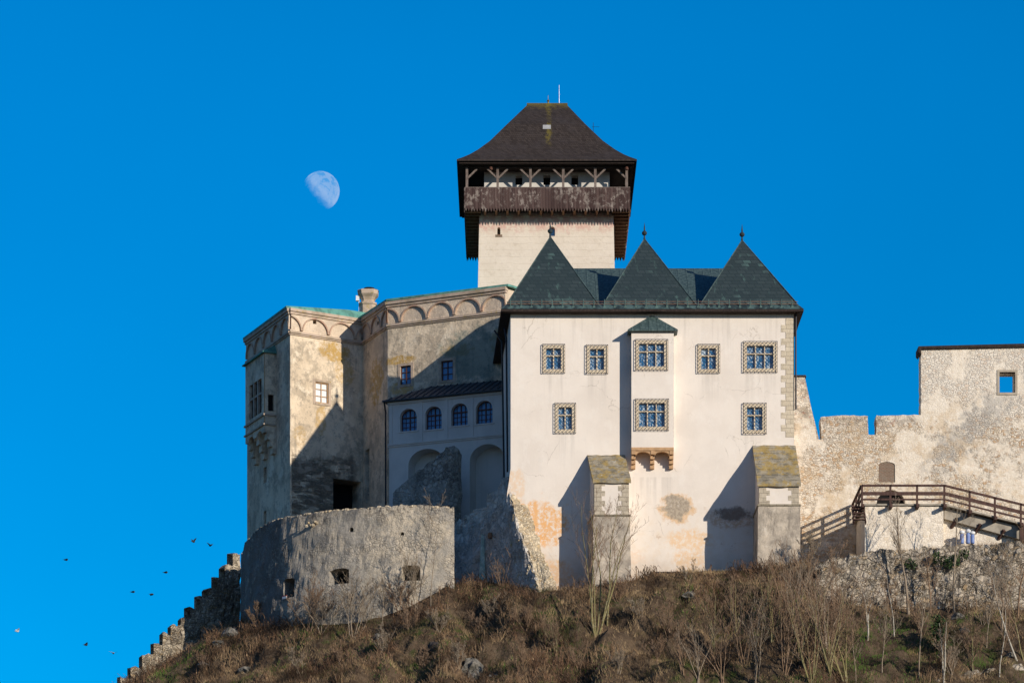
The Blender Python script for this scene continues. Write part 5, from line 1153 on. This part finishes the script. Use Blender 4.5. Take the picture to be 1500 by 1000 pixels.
more = [(300, 985, 950, 'small brown shrub on the left end of the slope'), (560, 960, 915, 'low brown shrub below the spreading bastion shrub'), (600, 925, 880, 'small grey shrub below the right gun opening'), (720, 905, 868, 'small brown shrub below the spur wall'), (770, 925, 885, 'dark brown shrub in the hollow left of the yellow stems'), (940, 905, 868, 'low brown shrub right of the smaller buttress'), (960, 970, 925, 'brown shrub on the open slope right of the yellow stems'), (905, 985, 945, 'grey shrub low in the middle of the slope'), (1300, 893, 868, 'small shrub at the foot of the boulder wall'), (1440, 915, 880, 'brown shrub under the right end of the boulder wall'), (1420, 965, 915, 'brown shrub right of the dark hollow'), (1185, 823, 775, 'small shrub beside the stair shadow'), (620, 985, 945, 'grey shrub at the bottom of the open slope'), (440, 985, 945, 'brown shrub at the bottom left of the slope'), (500, 975, 935, 'thin straight stems on the lower left slope')]
for i, (x, y, yt, ds) in enumerate(more): tree('bare_shrub', x, y, yt, ('brown_twig', 'grey_bark')[i % 2], ds, 'shrub', 80 + i, G2, stems=5, spread=.6, r=.03, dens=.9)
extra = [('bare_shrub', 470, 928, 862, 'grey_bark', 'grey shrub left of the spreading shrub at the bastion foot', 4), ('bare_sapling', 562, 922, 852, 'grey_bark', 'slender grey sapling between the two gun openings of the bastion', 1), ('bare_shrub', 588, 903, 838, 'brown_twig', 'twiggy brown shrub below the right gun opening', 5), ('bare_shrub', 612, 893, 815, 'grey_bark', 'tall grey shrub against the right part of the bastion', 4),
         ('bare_sapling', 1292, 985, 880, 'grey_bark', 'grey sapling amid the green grass patch', 1), ('bare_sapling', 1310, 932, 842, 'pale_bark', 'pale sapling right of the forked birch like one', 1), ('bare_sapling', 1425, 985, 885, 'yellow_bark', 'mossy sapling above the tumbled corner wall', 1), ('bare_sapling', 1445, 950, 826, 'grey_bark', 'upright grey sapling left of the crooked tree', 1), ('bare_sapling', 1216, 898, 785, 'brown_twig', 'brown sapling at the left end of the boulder wall', 1), ('bare_shrub', 1350, 930, 872, 'brown_twig', 'brown shrub between the boulder wall and the green grass', 5),
         ('bare_sapling', 1464, 990, 868, 'pale_bark', 'pale thin sapling near the bottom right corner', 1), ('bare_shrub', 1395, 985, 925, 'grey_bark', 'grey shrub right of the forked sapling', 5), ('bare_shrub', 700, 930, 882, 'brown_twig', 'brown shrub in the slope under the bastion end', 5), ('bare_shrub', 762, 980, 930, 'brown_twig', 'brown shrub beside the green patch at the bottom', 5), ('bare_shrub', 642, 925, 886, 'grey_bark', 'grey shrub at the thin single sapling', 5), ('bare_shrub', 980, 930, 872, 'brown_twig', 'brown shrub left of the thicket', 5), ('bare_shrub', 850, 985, 940, 'brown_twig', 'brown shrub under the yellow stems', 5), ('bare_shrub', 905, 880, 842, 'brown_twig', 'small shrub touching the smaller buttress', 5), ('bare_shrub', 1010, 850, 815, 'grey_bark', 'thin shrub on the dark ledge', 3), ('bare_shrub', 670, 975, 935, 'grey_bark', 'grey shrub left of the upright limestone block', 5)]
for i, (nm, x, y, yt, bk_, ds, st_) in enumerate(extra): tree(nm, x, y, yt, bk_, ds, 'tree' if st_ == 1 else 'shrub', 120 + i, G1 if st_ == 1 else G2, stems=st_, spread=.5, r=.055 if st_ == 1 else .035, dens=.9)
# ivy on the boulder wall
ri = np.random.RandomState(4)
for k, (cx, cy, rx, ry, lab) in enumerate(((1334, 826, .45, .35, 'small dark ivy patch left on the boulder retaining wall'), (1372, 817, .4, .4, 'dark ivy clump in the centre of the boulder wall top'), (1392, 822, .75, .5, 'largest dark green ivy clump hanging from the boulder wall'), (1412, 812, .35, .4, 'ivy tuft right at the boulder wall top'))):
    b = MB()
    for i in range(int(700 * rx * ry)):
        a, rr = ri.uniform(0, 6.28), math.sqrt(ri.uniform(0, 1)); c = P(cx, cy, -6.95) + Vector((math.cos(a) * rr * rx, ri.uniform(-.25, .15), math.sin(a) * rr * ry)); s = ri.uniform(.05, .11)
        d1 = Vector(ri.normal(0, 1, 3)).normalized() * s; d2 = Vector(ri.normal(0, 1, 3)).normalized() * s; b.add([c - d1, c + d2, c + d1, c - d2], [(0, 1, 2, 3)])
    tag(b.build('ivy', M['ivy_leaf']), lab, 'ivy', 'ivy on the boulder wall')
# evergreen bush in the dark hollow
p = hit(1378, 950); b = MB()
for i in range(900):
    c = p + Vector((ri.normal(-.1, .25), ri.normal(-.1, .25), ri.uniform(.0, 2.2))); s = ri.uniform(.06, .12); d1 = Vector(ri.normal(0, 1, 3)).normalized() * s; d2 = Vector(ri.normal(0, 1, 3)).normalized() * s; b.add([c - d1, c + d2, c + d1, c - d2], [(0, 1, 2, 3)])
t = thing('evergreen_bush', p, 'narrow dark evergreen bush on the grass behind the forked sapling', 'bush'); b.build('foliage', M['ivy_leaf'], t); MB().tube([p - Vector((0, 0, .2)), p + Vector((-.1, 0, 1.6))], [.07, .03], 6).build('stem', M['brown_twig'], t)
# rocks
def rock(x, y, s, m, lab, fl=.75):
    p = hit(x, y); k = x * .37; rs = []
    for i in range(7):
        t = math.pi * (i + .12) / 6.24; rs.append([p + Vector((1, 1, fl)) * 0 + Vector((s * math.sin(t) * math.cos(a) * (1 + .8 * n3(math.cos(a) + k, math.sin(a), i, 1.3)), s * math.sin(t) * math.sin(a) * (1 + .8 * n3(math.cos(a), math.sin(a) + k, i, 1.3)), -s * fl * math.cos(t) * (1 + .3 * n3(a, k, i, 1.3)))) for a in [2 * math.pi * q / 10 for q in range(10)]])
    tag(MB().rings(rs).build('rock', m), lab, 'rock', 'rocks on the slope')
for a in ((690, 985, .75, M['pale_rock'], 'pale upright limestone block at the bottom of the slope', 1.2), (722, 992, .5, M['pale_rock'], 'flat pale rock right of the upright block', .5), (339, 930, .6, M['pale_rock'], 'pale rounded rock at the foot of the dark wall', .9), (320, 945, .5, M['pale_rock'], 'grey rock beside the stepped wall', .6), (300, 975, .6, M['pale_rock'], 'low grey rock on the left slope', .6), (360, 985, .55, M['pale_rock'], 'grey rock at the lower left edge', .7),
          (565, 895, .7, M['pale_rock'], 'grey boulder tucked against the bastion foot', .7), (555, 935, .4, M['pale_rock'], 'mossy boulder below the bastion shrub', .8), (1010, 875, .5, M['pale_rock'], 'grey rock in the dark brush under the ledge', .7), (1402, 905, .5, M['pale_rock'], 'grey rock uphill of the evergreen bush', .7), (1412, 925, .4, M['pale_rock'], 'small grey rock right of the evergreen bush', .7), (637, 950, .6, M['dark_slab'], 'dark boulder in the open slope', .8), (1480, 960, .28, M['pale_rock'], 'small tan stone by the leaning saplings', .8), (1050, 822, .3, M['white_paint'], 'white slab lying at the palace foot', .3)): rock(*a[:5], a[5])
